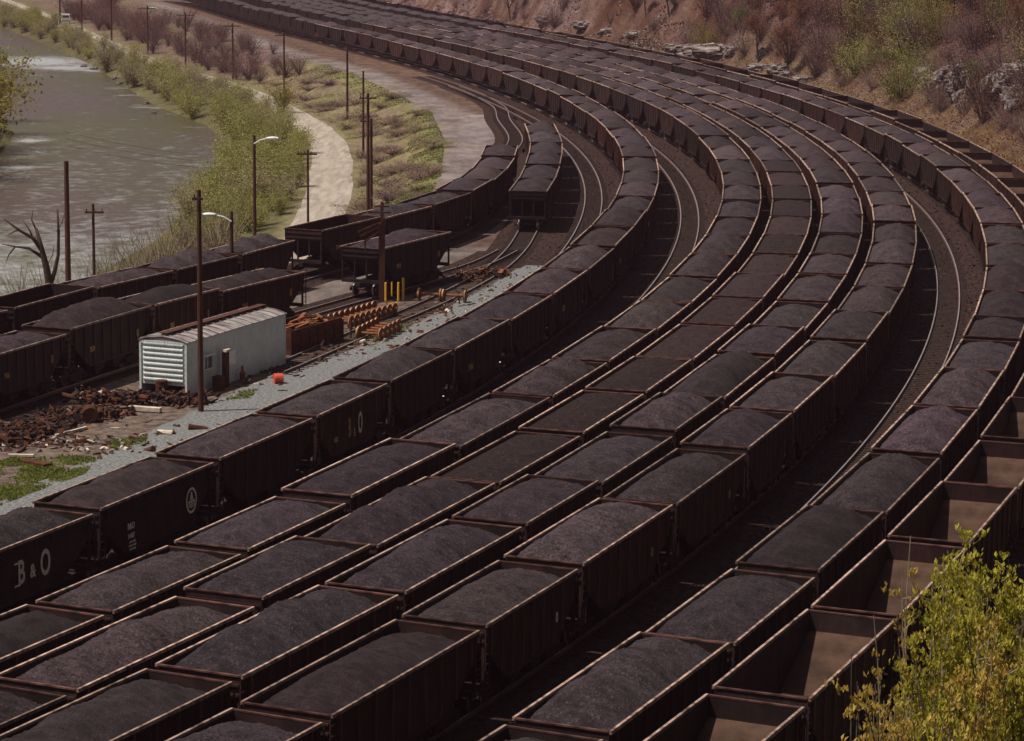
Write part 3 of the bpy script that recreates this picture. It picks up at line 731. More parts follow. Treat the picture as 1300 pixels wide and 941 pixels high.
# ------------------------------------------------------------------ scrap yard things
def boxcar():
    ang = math.atan2(10.5, 4.4)
    r = link('boxcar_body', None, loc=(-17.5, 142.6, -.19), rot=(0, 0, ang))
    tag(r, 'grounded pale blue boxcar body used as a shed beside the gravel', 'boxcar')
    LN, W, H = 11.4, 2.95, 2.95
    mb = MB(); mb.box(0, LN, 0, .06, 0, H); mb.box(.05, LN, W - .06, W, 0, H); mb.box(LN - .06, LN, .061, W - .061, 0, H)
    for x in (.02, LN - .1): mb.box(x, x + .1, -.02, -.001, 0, H - .02)
    link('side_wall', mb.mesh('side_wall', 'pale'), r)
    mb = MB(); mb.box(0, .05, .061, W - .061, 0.55, H)
    for k in range(8):
        z = .72 + k * .28; n = 8
        for q in range(5):
            t0, t1 = math.pi * q / 5, math.pi * (q + 1) / 5; rr = .09
            mb.face([(-math.sin(t0) * rr, .25, z + .1 - math.cos(t0) * .1), (-math.sin(t0) * rr, W - .25, z + .1 - math.cos(t0) * .1), (-math.sin(t1) * rr, W - .25, z + .1 - math.cos(t1) * .1), (-math.sin(t1) * rr, .25, z + .1 - math.cos(t1) * .1)])
        for yy in (.25, W - .25): mb.face([(-math.sin(math.pi * q / 5) * .09, yy, z + .1 - math.cos(math.pi * q / 5) * .1) for q in range(6)])
    for yy in (.0, W - .12): mb.box(-.06, -.001, yy, yy + .12, 0, H)
    mb.box(-.07, -.001, .121, W - .121, H - .16, H)
    for q in range(14): mb.box(-.085, -.071, .2 + q * .19, .24 + q * .19, H - .15, H - .02)
    link('end_wall', mb.mesh('end_wall', 'pale'), r)
    mb = MB()
    prof = [(-.06, H - .02), (.5, H + .14), (W / 2, H + .26), (W - .5, H + .14), (W + .06, H - .02)]
    for (a, za), (b, zb) in zip(prof, prof[1:]):
        mb.hexa([(-.1, a, za), (LN + .1, a, za), (LN + .1, b, zb), (-.1, b, zb), (-.1, a, za + .04), (LN + .1, a, za + .04), (LN + .1, b, zb + .04), (-.1, b, zb + .04)])
    for k in range(15):
        x = .1 + k * (LN - .25) / 14
        for (a, za), (b, zb) in zip(prof, prof[1:]): mb.hexa([(x, a, za + .042), (x + .07, a, za + .042), (x + .07, b, zb + .042), (x, b, zb + .042), (x, a, za + .10), (x + .07, a, za + .10), (x + .07, b, zb + .10), (x, b, zb + .10)])
    mb.face([(-.05, a, z) for a, z in prof[::-1]]); mb.face([(LN + .05, a, z) for a, z in prof])
    rf = link('roof', mb.mesh('roof', 'roof'), r)
    mb = MB(); mb.box(0, LN, W / 2 - .25, W / 2 + .25, H + .42, H + .46)
    for k in range(12): mb.box(.2 + k, .26 + k, W / 2 - .2, W / 2 + .2, H + .29, H + .419)
    link('running_board', mb.mesh('running_board', 'wood'), rf)
    mb = MB(); mb.box(1.55, 1.62, -.16, -.021, 1.25, 1.95); mb.box(2.55, 2.62, -.16, -.021, 1.25, 1.95); mb.box(1.5, 2.67, -.30, -.021, 1.951, 2.01); mb.box(1.5, 2.67, -.22, -.021, 1.19, 1.249); mb.box(2.06, 2.11, -.08, -.025, 1.25, 1.95)
    w = link('window', mb.mesh('window', 'pale'), r)
    mb = MB(); mb.box(1.621, 2.549, -.05, -.005, 1.251, 1.949); link('pane', mb.mesh('pane', 'glass'), w)
    mb = MB(); mb.box(4.55, 5.35, -.035, -.003, 1.0, 1.75); link('patch_panel', mb.mesh('patch_panel', 'lampw'), r)
    mb = MB(); mb.box(.6, LN - .6, .4, .7, -.02, .0); link('sill', mb.mesh('sill', 'wood'), r)
boxcar()
def single(name, mb, mat, label, cat, group=None, loc=(0, 0, 0), rot=(0, 0, 0), kind=None):
    return tag(link(name, mb.mesh(name, mat), loc=loc, rot=rot), label, cat, group, kind)
G0 = -.19
# timber post and bin by the shed wall
mb = MB(); mb.box(-.2, .2, -.12, .12, 0, 2.0); mb.box(-.26, .26, -.2, .2, 2.001, 2.12, 1)
single('timber_post', mb, ['wood', 'plank'], 'thick brown timber post with pale cap against the boxcar wall', 'post', loc=at(288, 498.5, G0), rot=(0, 0, 1.17))
mb = MB(); mb.box(-.25, .25, -.25, .25, 0, .75); mb.box(-.28, .28, -.28, .28, .751, .8)
single('wooden_box', mb, 'wood', 'small dark wooden box at the foot of the timber post', 'box', loc=at(279, 503, G0), rot=(0, 0, 1.1))
def drum(loc, r, h, mat, label, lay=False, tilt=0):
    mb = MB(); n = 18
    prof = [(0, 0), (r * .97, 0), (r, .04), (r * .96, h * .33), (r * 1.01, h * .34), (r * .96, h * .36), (r * .96, h * .64), (r * 1.01, h * .66), (r * .96, h * .68), (r, h - .04), (r * .95, h), (0, h)]
    for (a, za), (b, zb) in zip(prof, prof[1:]):
        for k in range(n):
            t0, t1 = 2 * math.pi * k / n, 2 * math.pi * (k + 1) / n
            p = [(a * math.cos(t0), a * math.sin(t0), za), (a * math.cos(t1), a * math.sin(t1), za), (b * math.cos(t1), b * math.sin(t1), zb), (b * math.cos(t0), b * math.sin(t0), zb)]
            mb.face(p if a and b else (p[1:] + [] if not a and 0 else ([p[0], p[2], p[3]] if not a else [p[0], p[1], p[3]])))
    o = single('drum', mb, mat, label, 'drum', loc=loc, rot=(R(90) if lay else 0, 0, tilt))
    return o
p = at(349, 493, G0); drum((p.x, p.y, p.z + .28), .29, .5, 'red', 'small bright red drum lying on the gravel right of the boxcar', True, 1.9)
p = at(115, 545, G0); drum((p.x, p.y + .2, p.z + .42), .42, .9, 'iron', 'rusty drum lying end-on in the scrap left of the boxcar', True, .2)
p = at(207, 512, G0); drum(p, .33, .9, 'iron', 'rusty brown drum standing before the end wall of the boxcar')
p = at(309, 490, G0); mb = MB(); mb.tube([(0, 0, 0), (0, 0, .5), (0, 0, .55)], [.16, .14, .05], 10); mb.tube([(0, 0, .55), (0, 0, .85)], .07, 8); mb.tube([(-.18, 0, .4), (.18, 0, .4)], .06, 8)
single('fire_hydrant', mb, 'orange', 'small rusty hydrant standing by the boxcar wall', 'hydrant', loc=p)
# rusty bin of scrap right of the boxcar
def bin_():
    r = link('scrap_bin', None, loc=(-13.0, 156.0, G0), rot=(0, 0, R(64))); tag(r, 'open rust-red steel bin of scrap at the right end of the pale boxcar', 'scrap bin')
    Lb, W, H = 6.0, 2.7, 1.45; mb = MB()
    mb.box(0, Lb, 0, .08, 0, H); mb.box(0, Lb, W - .08, W, 0, H); mb.box(0, .08, .081, W - .081, 0, H); mb.box(Lb - .08, Lb, .081, W - .081, 0, H); mb.box(.081, Lb - .081, .081, W - .081, .9, .98)
    for k in range(8): mb.box(.1 + k * .98, .2 + k * .98, -.09, -.001, 0, H - .1)
    link('bin_wall', mb.mesh('bin_wall', 'iron'), r)
    mb = MB(); rg = random.Random(3)
    for k in range(60):
        a = Vector((rg.uniform(.5, Lb - .5), rg.uniform(.4, W - .4), rg.uniform(1.05, 1.5))); t = rg.gauss(0, .5); l = rg.uniform(.5, 1.6)
        d = Vector((math.cos(t), math.sin(t), rg.uniform(-.15, .15))) * l; b = a + d; b.x = min(max(b.x, .2), Lb - .2); b.y = min(max(b.y, .2), W - .2)
        if (b - a).length > .2: mb.bar(a, b, rg.uniform(.08, .3), rg.uniform(.04, .1), rg.choice([0, 0, 1]))
    tag(link('scrap_load', mb.mesh('scrap_load', ['orange', 'iron']), r), kind='stuff')
bin_()
# wheelsets stood in rows
WS = wheelset_mesh(20, .40, ('orange', 'wheelface'))
def wheelset(p, ang, label, grp):
    o = link('wheelset', WS, loc=(p.x, p.y, G0 + .45), rot=(0, R(rnd.uniform(0, 90)), 0)); o.rotation_mode = 'XYZ'; o.rotation_euler = (0, 0, ang); tag(o, label, 'wheelset', grp)
a, b = at(432, 421, G0), at(487, 403, G0); d = (b - a).normalized(); ang = math.atan2(d.y, d.x)
for k in range(9):
    wheelset(a.lerp(b, k / 8), ang, 'rusty wheelset, %s from the left in the long row right of the scrap bin' % ordinal(k + 1), 'rusty wheelsets parked in the long row')
a, b = at(470, 436, G0), at(492, 424, G0)
for k in range(5):
    wheelset(a.lerp(b, k / 4) + Vector((0, 0, 0)), ang, 'rusty wheelset, %s from the left in the short row nearer the gravel' % ordinal(k + 1), 'rusty wheelsets parked in the short row')
for i, (x, y) in enumerate(((545, 384), (576, 385))): wheelset(at(x, y, G0), ang + .2, 'rusty wheelset standing apart, %s of the two right of the yellow guards' % ('left' if i == 0 else 'right'), 'two stray wheelsets')
# yellow guard posts and the heavy post with brackets
a = at(497, 391, G0); s = 1 / 19.2
mb = MB(); w = .42
mb.tube([(-w, 0, 1.45), (-w, 0, .22), (-w + .12, 0, .05), (0, 0, 0), (w - .12, 0, .05), (w, 0, .22), (w, 0, 1.45)], .075, 8); mb.tube([(0, .15, .5), (0, .15, 1.45)], .05, 8)
single('guard_hoop', mb, 'yellow', 'yellow steel U-shaped guard hoop beside the heavy dark post', 'guard post', loc=(a.x, a.y, G0 + .1), rot=(0, 0, .15))
mb = MB(); mb.tube([(0, 0, 0), (0, 0, 1.5)], .085, 8); mb.tube([(0, 0, 1.5), (0, 0, 1.53)], [.085, .03], 8)
single('guard_post', mb, 'yellow', 'single yellow steel guard post right of the yellow hoop', 'guard post', loc=at(511, 384, G0))
p = at(484, 386, G0); H = hz(258, p) - G0
r = link('signal_post', None, loc=p); tag(r, 'heavy dark timber post with rusty bracket arms by the lone hopper', 'post')
mb = MB(); mb.box(-.2, .2, -.2, .2, 0, H * .78); mb.box(-.1, .1, -.1, .1, H * .78 + .001, H); link('mast', mb.mesh('mast', 'wood'), r)
mb = MB()
for z0, z1, x0 in ((H * .80, H * .70, -1.6), (H * .76, H * .66, -1.45), (H * .72, H * .60, -1.2)): mb.bar((-.1, -.25, z0), (x0, -.35, z1), .12, .12)
mb.bar((-1.1, -.3, H * .70), (-1.1, -.3, H * .5), .1); mb.bar((-.9, -.3, H * .90), (.6, -.3, H * .90), .12); mb.bar((-.5, -.28, H * .96), (.5, -.28, H * .96), .1)
link('bracket_arm', mb.mesh('bracket_arm', 'iron'), r)

def scrap(name, pts, n, label, seed, zmax=.5, mats=('iron', 'under', 'orange', 'plank', 'wheel'), w=(7, 7, .7, .25, 3), lmax=.85, sp=(.8, .5)):
    rg = random.Random(seed); mb = MB()
    for k in range(n):
        i = rg.randrange(len(pts) - 1); t = rg.random(); px = pts[i][0] + (pts[i + 1][0] - pts[i][0]) * t; py = pts[i][1] + (pts[i + 1][1] - pts[i][1]) * t
        c = at(px, py, G0) + Vector((rg.gauss(0, sp[0]), rg.gauss(0, sp[1]), rg.random() ** 2 * zmax)); m = rg.choices(range(len(mats)), w)[0]
        if rg.random() < .55:
            d = Vector((rg.gauss(0, 1), rg.gauss(0, 1), rg.gauss(0, .25))).normalized() * rg.uniform(.2, lmax); c.z += abs(d.z) * .5
            mb.bar(c - d / 2, c + d / 2, rg.uniform(.03, .14), rg.uniform(.03, .09), m)
        elif rg.random() < .6:
            a = Vector((rg.gauss(0, 1), rg.gauss(0, 1), rg.gauss(0, .5))).normalized(); b = a.orthogonal().normalized(); s1, s2 = rg.uniform(.05, .22), rg.uniform(.05, .18); u = a.cross(b) * .03
            mb.hexa([c - a * s1 - b * s2 - u, c + a * s1 - b * s2 - u, c + a * s1 + b * s2 - u, c - a * s1 + b * s2 - u, c - a * s1 - b * s2 + u, c + a * s1 - b * s2 + u, c + a * s1 + b * s2 + u, c - a * s1 + b * s2 + u], m)
        else:
            d = Vector((rg.gauss(0, 1), rg.gauss(0, 1), rg.gauss(0, .2))).normalized() * rg.uniform(.1, .5); mb.tube([c - d, c + d], rg.uniform(.04, .16), 8, m)
    tag(link(name, mb.mesh(name, list(mats))), label, 'scrap', kind='stuff')
scrap('scrap_heap', [(-10, 580), (40, 562), (80, 545), (130, 535)], 1500, 'dark rusty heap of scrap metal along the ground left of the boxcar', 1, .42)
scrap('scrap_heap', [(110, 520), (150, 520), (200, 520), (245, 520)], 700, 'rusty scrap parts piled in front of the boxcar end wall', 2, .5, sp=(.8, .6))
scrap('scrap_heap', [(580, 357), (605, 352), (636, 352)], 260, 'low heap of rusty scrap beyond the stray wheelsets', 3, .5, w=(8, 4, 2, .1, 3), sp=(.6, .8))
scrap('litter', [(20, 585), (60, 570), (110, 575), (150, 580), (200, 545)], 150, 'pale litter and bits of timber strewn over the dirt', 4, .08, ('plank', 'stone', 'iron', 'wood'), (1, 2, 3, 3), .5, (1.6, 1.0))
scrap('litter', [(290, 508), (400, 452), (470, 442), (560, 395), (640, 360)], 240, 'small debris strewn along the edge of the gravel', 5, .08, ('plank', 'stone', 'iron', 'wood'), (1, 2, 4, 3), .6, (1.5, 1.2))
def plank(a, b, w, h, mat, label, name='timber_beam', cat='beam'):
    mb = MB(); a = at(a[0], a[1], G0 + h / 2 + .06); b = at(b[0], b[1], G0 + h / 2 + .06); c = (a + b) / 2
    mb.bar(a - c, b - c, w, h); return single(name, mb, mat, label, cat, loc=c)
plank((166, 527), (206, 529), .34, .22, 'plank', 'thick bleached beam lying among scrap before the boxcar')
plank((73, 564), (112, 553), .14, .1, 'plank', 'thin pale pole lying on the dirt left of the scrap')
plank((32, 596), (64, 602), .5, .12, 'iron', 'dark board lying in the green grass at left')
plank((14, 590), (46, 590), .22, .1, 'plank', 'splintered pale board beside the dark board in grass')
plank((113, 516), (150, 512), .4, .35, 'orange', 'orange-rusted girder lying on the scrap left of the boxcar')
plank((185, 512), (236, 516), .55, .3, 'iron', 'rusty girder lying across the foot of the boxcar end')
p = at(656, 0, 0)

# ------------------------------------------------------------------ poles and lamps
def pole(px, top, base, r, label, arm=None, lamp=0, lean=0, cat='pole', group=None, insul=True):
    h = hz(top, base) - base.z; d = base.y / F
    root = link('street_lamp' if lamp else 'utility_pole', None, loc=base); tag(root, label, 'street lamp' if lamp else 'utility pole', group)
    mb = MB(); mb.tube([(0, 0, -.4), (lean * h, 0, h)], [r, r * .72], 10); link('pole', mb.mesh('pole', 'wood'), root)
    if arm:
        mb = MB(); z = h * arm[2] if len(arm) > 2 else h - .45
        mb.box(arm[0] * d, arm[1] * d, -r - .12, -r - .001, z - .07, z + .07)
        x = arm[0] * d + .12
        while x < arm[1] * d: mb.tube([(x, -r - .06, z + .07), (x, -r - .06, z + .24)], [.035, .05], 6); x += .55
        link('crossarm', mb.mesh('crossarm', 'wood'), root)
    if lamp:
        s = lamp; mb = MB(); mb.tube([(0, -r, h - .65), (s * .5, -r, h - .35), (s * 1.1, -r, h - .22)], .05, 8); link('lamp_arm', mb.mesh('lamp_arm', 'lampw'), root)
        mb = MB(); n = 10; c = Vector((s * 1.45, -r, h - .2)); pr = [(-.5, .05, .05), (-.35, .13, .10), (0, .20, .14), (.3, .19, .12), (.45, .10, .06)]; rings = []
        for x, w, hh in pr:
            i = len(mb.v)
            for q in range(n): t = 2 * math.pi * q / n; mb.v.append((c.x + s * x, c.y + w * math.cos(t), c.z + hh * math.sin(t)))
            rings.append(i)
        for A, B in zip(rings, rings[1:]):
            for q in range(n): w2 = (q + 1) % n; mb.f.append((A + q, B + q, B + w2, A + w2)); mb.m.append(0)
        mb.f.append(tuple(rings[0] + q for q in range(n))); mb.f.append(tuple(rings[-1] + q for q in range(n))); mb.m += [0, 0]
        link('lamp_head', mb.mesh('lamp_head', 'lampw', True), root)
    return root, h
def gnd(x, y): return Vector((x, y, height(x, y)))
def hit(px, py):
    """first point of the ground seen through a pixel"""
    lo = 60; prev = None
    D = 90.0
    while D < 1500:
        q = at(px, py, 0); dirv = Vector((q.x, q.y, q.z - CAMZ)); p = Vector((0, 0, CAMZ)) + dirv * (D / dirv.y)
        if height(p.x, p.y) > p.z:
            a, b = D - (2 if D < 400 else 5), D
            for _ in range(7):
                m_ = (a + b) / 2; p = Vector((0, 0, CAMZ)) + dirv * (m_ / dirv.y)
                if height(p.x, p.y) > p.z: b = m_
                else: a = m_
            return gnd(p.x, p.y)
        D += 2 if D < 400 else 5
    return None
pole(257, 245, at(257, 530, G0), .16, 'tall dark pole rising in front of the pale boxcar', (-8, 6))
pole(294, 272, at(294, 392, G0), .15, 'wooden pole with white lamp head on its left, behind the boxcar', lamp=-1)
q = gnd(-20.3, 209.5); pole(320, 175, q, .16, 'tall wooden pole with white lamp head on its right, by the river bushes', lamp=1)
q = gnd(-17.3, 225); pole(388, 193, q, .12, 'slim brown pole with crossarm on the pale dirt road', (-14, 12, .96))
q = gnd(-30.6, 183); pole(80, 210, q, .22, 'thick bare pole rising before the river at far left', None)
q = gnd(-29.6, 188); pole(113, 264, q, .13, 'short pole with crossarm at the water right of the thick bare pole', (-10, 14, .93))
far_poles = [(467, 120, 262, -12.9, 244, 'tall paired poles on the grassy slope, left one', .17), (471, 152, 250, -12.6, 246, 'tall paired poles on the grassy slope, right shorter one', .17), (461, 92, 0, -16.5, 303, 'pole without a lamp standing behind the paired poles', .15), (441, 60, 0, -22.1, 350, 'dark pole with crossarm on the slope, nearest of the receding line', .18),
             (362, 44, 0, -33.8, 398, 'pole with crossarm in the receding line, second', .17), (298, 33, 0, -44, 428, 'pole with crossarm in the receding line, third', .18), (239, 20, 0, -55, 458, 'pole with crossarm in the receding line, fourth', .18),
             (192, 12, 0, -66, 490, 'pole with crossarm in the receding line, fifth', .18), (147, -6, 0, -79, 536, 'pole in the receding line, sixth, above the mauve trees', .2), (110, -12, 0, -92, 566, 'pole in the receding line, seventh, near the white van', .22), (83, -12, 0, -101, 600, 'pole in the receding line, farthest, behind the white van', .22)]
for px, top, _, x, y, lab, rr in far_poles:
    b = gnd(px_x := (at(px, 425, 0).x / at(px, 425, 0).y) * y, y)
    pole(px, top, b, rr, lab, (-11, 11) if px not in (471, 461) else ((-14, 2, .97) if px == 471 else None), group='poles along the slope above the dirt road')
def wires(a, b, n, sag, label, spread=.5):
    mb = MB()
    for k in range(n):
        o = Vector(((k - (n - 1) / 2) * spread * .3, 0, -k * spread)); P = [a.lerp(b, t / 10) + o + Vector((0, 0, -sag * 4 * (t / 10) * (1 - t / 10))) for t in range(11)]
        mb.tube(P, .011, 4)
    single('overhead_wires', mb, 'wire', label, 'wires')
wires(Vector((-30.6, 183, 10.5)), gnd(-17.3, 225) + Vector((0, 0, 8)), 3, .8, 'thin sagging wires over the river from the thick bare pole')

# ------------------------------------------------------------------ vegetation
nrg = np.random.default_rng(5)
def bush_mesh(seed, h=3.2, w=1.8, stems=16, leaves=900, ls=.2, upright=.5, low=.25, name='foliage', mat='willow', smat='bark', sr=.022, jit=.16):
    rng = np.random.default_rng(seed); st = MB(); pts = []; 
    for k in range(stems):
        a = rng.uniform(0, 6.283); rr = w * rng.uniform(.1, 1) ** .7; hh = h * rng.uniform(.6, 1.0) * (1 - .25 * (rr / w) ** 2)
        P = [(math.cos(a) * rr * (t ** (1 + upright)) + rng.normal() * .05, math.sin(a) * rr * (t ** (1 + upright)) + rng.normal() * .05, hh * t) for t in (0, .3, .6, 1.0)]
        st.tube(P, [sr * 1.6, sr * 1.2, sr * .9, sr * .4], 4, cap=False)
        n = leaves // stems; t = low + (1 - low) * rng.random(n) ** .8
        px = np.interp(t, [0, .3, .6, 1], [p[0] for p in P]); py = np.interp(t, [0, .3, .6, 1], [p[1] for p in P]); pz = np.interp(t, [0, .3, .6, 1], [p[2] for p in P])
        g = rng.normal(size=(n, 3)) * jit * np.array([1, 1, 1.1]) * (h ** .5); pts.append(np.stack([px, py, pz], 1) + g)
    c = np.vstack(pts); c[:, 2] = np.abs(c[:, 2]); fo = MB(); fo.quads(c, rng.uniform(.5, 1.3, len(c)) * ls, rng, 0, 0, .55)
    return fo.mesh(name, mat), st.mesh('stems', smat)
def put(kind, meshes, loc, s, label, cat, group=None, names=('foliage', 'stems'), rot=None):
    r = link(kind, None, loc=loc, rot=(0, 0, rnd.uniform(0, 6.28) if rot is None else rot), scale=(s * rnd.uniform(.85, 1.15), s * rnd.uniform(.85, 1.15), s)); tag(r, label, cat, group)
    for me, nm in zip(meshes, names): link(nm, me, r)
    return r
WB = [bush_mesh(10 + i, 3.8, 2.2, 22, 2600, .17, .4, .10, smat='paletwig', mat=m) for i, m in enumerate(('willow', 'willow2', 'willow', 'willow2', 'yellowleaf'))]
BR = [bush_mesh(30 + i, 1.6, 1.8, 20, 1500, .12, .2, .05, mat=m) for i, m in enumerate(('brownbrush', 'brownbrush', 'mauve', 'willow2'))]
MV = [bush_mesh(40 + i, 4.5, 2.8, 26, 2200, .16, .2, .12, mat=m, smat='bark', sr=.035, jit=.30) for i, m in enumerate(('mauve', 'mauve', 'russet'))]
SP = [bush_mesh(50 + i, 4.6, 2.2, 20, 260, .10, .3, .35, mat='willow2', smat='paletwig', sr=.02, jit=.2) for i in range(3)]
n = 0
y = 203.0
while y < 640:      # willow thicket between river and road
    xw, xr = XW(y), XRD(y) - 3.2
    k = max(1, int((xr - xw) / (3.0 if y < 330 else 2.6)))
    for i in range(k):
        x = xw + .3 + (xr - xw) * (i + rnd.random()) / k
        yy = y + rnd.uniform(-1.5, 1.5)
        if yy < 226 or (yy < 240 and rnd.random() < .5) or (yy < 250 and x < -29): continue
        s = rnd.uniform(.8, 1.3) * (1.25 if y > 300 else 1.05)
        if x > xr - 1.8 or (y > 325 and x > xr - 5): s *= .68
        m = WB[rnd.choice([0, 1, 2, 3] if y > 330 else [0, 0, 2, 2, 1])]
        put('willow_bush', m, gnd(x, yy), s, 'pale green willow bush in the thicket between river and dirt road', 'bush', 'willow bushes along the river bank'); n += 1
    y += 3.0 + y * .010
print('willows', n)
for i, (px, py, s) in enumerate([(15, 372, 1.0), (50, 365, .9), (100, 352, .8), (135, 350, 1.0), (160, 340, 1.1), (185, 335, .9), (210, 328, 1.1), (235, 318, 1.0), (30, 380, .9), (70, 362, .7), (150, 342, .8), (195, 330, 1.0), (222, 322, .8), (255, 312, 1.0), (280, 305, 1.1), (200, 312, 1.2), (225, 305, 1.2), (250, 298, 1.2), (270, 292, 1.3), (175, 322, 1.1), (290, 300, 1.1), (120, 345, .9), (245, 322, 1.0)]):
    D = 196 + (px / 300.) * 18; x = (px - 650) / F * D
    put('bare_shrub', SP[i % 3], gnd(x, D), s * 1.15, 'thin leafless shrub in front of the shining river behind the siding', 'shrub', 'bare shrubs along the near river bank')
# left bank
for i, (y, dx, s) in enumerate([(296, -1, 2.6), (312, -2, 3.1), (330, -1.5, 3.4), (350, -2, 3.0), (370, 0, 2.6), (322, -6, 3.6), (305, -5, 2.8), (285, -1.2, 2.0)]):
    x = XLB(y) + dx
    x -= 2.0
    put('bank_tree', WB[4], gnd(x, y), s, 'yellow-green tree on the far left river bank', 'tree', 'yellow-green trees on the left bank', names=('crown', 'trunk'))
# brush on the slope between road and yard, mauve woods further up
for i in range(190):
    y = 236 + (i / 190.) ** 1.15 * 330; t = rnd.random(); x = XRD(y) + 3.2 + (XL(y) - XRD(y) - 4.0) * t
    if y > 415:
        if rnd.random() < .75: put('mauve_tree', MV[rnd.randrange(3)], gnd(x, y), rnd.uniform(.55, .95), 'leafless mauve tree in the woods between dirt road and tracks', 'tree', 'mauve trees beyond the poles', names=('crown', 'trunk'))
    else:
        if rnd.random() < .5: put('brown_shrub', BR[rnd.choice([0, 0, 1, 1, 2, 3])], gnd(x, y), rnd.uniform(.6, 1.25), 'dry brown shrub on the grassy slope above the dirt road', 'shrub', 'dry shrubs on the slope').scale = (rnd.uniform(1.2, 2.1), rnd.uniform(1.2, 2.1), rnd.uniform(.35, .75))
put('yellow_bush', WB[4], gnd(-31.5, 365), 1.3, 'golden yellow bush at the bend of the dirt road', 'bush')
for i in range(130):
    y = rnd.uniform(425, 640); x = XRD(y) + rnd.uniform(3, 28)
    put('mauve_tree', MV[rnd.randrange(3)], gnd(x, y), rnd.uniform(.8, 1.35), 'leafless mauve tree in the woods between dirt road and tracks', 'tree', 'mauve trees beyond the poles', names=('crown', 'trunk')) if x < XL(y) - 10 else None

# hillside woods above the rightmost train
def tree_mesh(seed, h, mat, smat='darkbark', leaves=1500, ls=.26, spread=.42):
    rng = random.Random(seed); nr = np.random.default_rng(seed); tr = MB(); ends = []
    def grow(p, d, l, r, dep):
        q = p + d * l; m = p + d * l * .5 + Vector((rng.gauss(0, .05), rng.gauss(0, .05), 0)) * l
        tr.tube([p, m, q], [r, r * .85, r * .65], 5 if dep < 2 else 3, cap=False)
        if dep >= 2: ends.append((m, q))
        if dep == 4: return
        for k in range(3 if dep < 3 else 2):
            nd = (d + Vector((rng.gauss(0, spread), rng.gauss(0, spread), rng.gauss(.08, .2)))).normalized(); grow(q if k else m.lerp(q, .8), nd, l * rng.uniform(.6, .8), r * .6, dep + 1)
    grow(Vector((0, 0, -.3)), Vector((rng.gauss(0, .07), rng.gauss(0, .07), 1)).normalized(), h * .30, h * .020, 0)
    k = max(1, leaves // len(ends)); c = np.vstack([np.array(a.lerp(b, rng.random())) + nr.normal(size=(k, 3)) * h * .05 for a, b in ends])
    fo = MB(); fo.quads(c, nr.uniform(.5, 1.4, len(c)) * ls, nr, 0, 0, .6); return fo.mesh('crown', mat), tr.mesh('trunk', smat)
HT_ = [tree_mesh(1, 8, 'russet', 'bark', 3200, .17), tree_mesh(2, 8.5, 'mauve', 'bark', 3200, .17), bush_mesh(71, 6.5, 3.4, 30, 3800, .17, .15, .08, mat='russet', smat='bark', sr=.045, jit=.30), bush_mesh(72, 6.0, 3.2, 30, 3600, .17, .15, .08, mat='mauve', smat='bark', sr=.045, jit=.30), bush_mesh(73, 4.5, 3.0, 26, 2400, .15, .15, .1, mat='pinkbud', smat='paletwig', sr=.04, jit=.3)]
GT = [tree_mesh(11, 8, 'green', 'bark', 3600, .18), bush_mesh(74, 6.5, 3.4, 28, 3600, .18, .15, .08, mat='willow', smat='bark', sr=.045, jit=.30), bush_mesh(75, 5, 3.0, 24, 2600, .17, .15, .08, mat='yellowleaf', smat='bark', sr=.04, jit=.30)]
nt = 0
for j in range(16):
    for i in range(34):
        px = 560 + i * 23.5 + rnd.uniform(-12, 12); py = -62 + j * 16.5 + rnd.uniform(-9, 9)
        if px > 1330: continue
        q = hit(px, py)
        if q is None: continue
        d = d7(q.x, q.y)
        if d < 7.5: continue
        bare = (px < 860 and d < 30)
        if bare and rnd.random() < .6: continue
        if 1170 < px and d < 15 and rnd.random() < .25: continue
        g = 0
        if 1075 < px < 1190 and 10 < py < 130: g = .5
        elif px > 1190 and py > 120: g = .35
        elif 820 < px < 870: g = .3
        else: g = .06
        if rnd.random() < g: put('budding_tree', GT[rnd.choice([0, 1, 1, 2])], q, rnd.uniform(.7, 1.1), 'green budding tree on the wooded hillside above the trains', 'tree', 'green budding trees on the hillside', names=('crown', 'trunk'))
        elif d < 14 and rnd.random() < .5: put('pink_tree', HT_[4], q, rnd.uniform(.6, 1.0), 'small pinkish budding tree near the foot of the hillside', 'tree', 'pinkish trees on the hillside', names=('crown', 'trunk'))
        else: put('bare_tree', HT_[rnd.choice([0, 1, 2, 2, 3, 3])], q, rnd.uniform(.75, 1.2), 'leafless reddish tree on the wooded hillside above the trains', 'tree', 'reddish trees on the hillside', names=('crown', 'trunk'))
        nt += 1
print('hill trees', nt)
# undergrowth of the hillside and foot-slope grass
rng = np.random.default_rng(9); cs = []; 
for i in range(75000):
    y = rng.uniform(180, 640); d = 3.6 + rng.random() ** 1.4 * 34; x = tx('T7', y) + d * 1.1
    cs.append((x + rng.normal() * .3, y, height(x, y) + rng.random() * .5))
ub = MB(); ub.quads(np.array(cs), rng.uniform(.12, .38, len(cs)), rng, 0, 0, .6)
cs2 = []
for i in range(12000):
    y = rng.uniform(180, 520); d = 3.8 + abs(rng.normal()) * 3.5; x = tx('T7', y) + d * 1.1
    cs2.append((x, y, height(x, y) + rng.random() * .25))
gb = MB(); gb.quads(np.array(cs2), rng.uniform(.1, .32, len(cs2)), rng, 0, 0, .6)
tag(link('undergrowth', ub.mesh('undergrowth', 'russet')), 'russet brushy undergrowth covering the hillside above the trains', 'undergrowth', kind='stuff')
tag(link('hillside_grass', gb.mesh('hillside_grass', 'yellowleaf')), 'yellow-green grass along the foot of the hillside', 'grass', kind='stuff')
cs3 = []
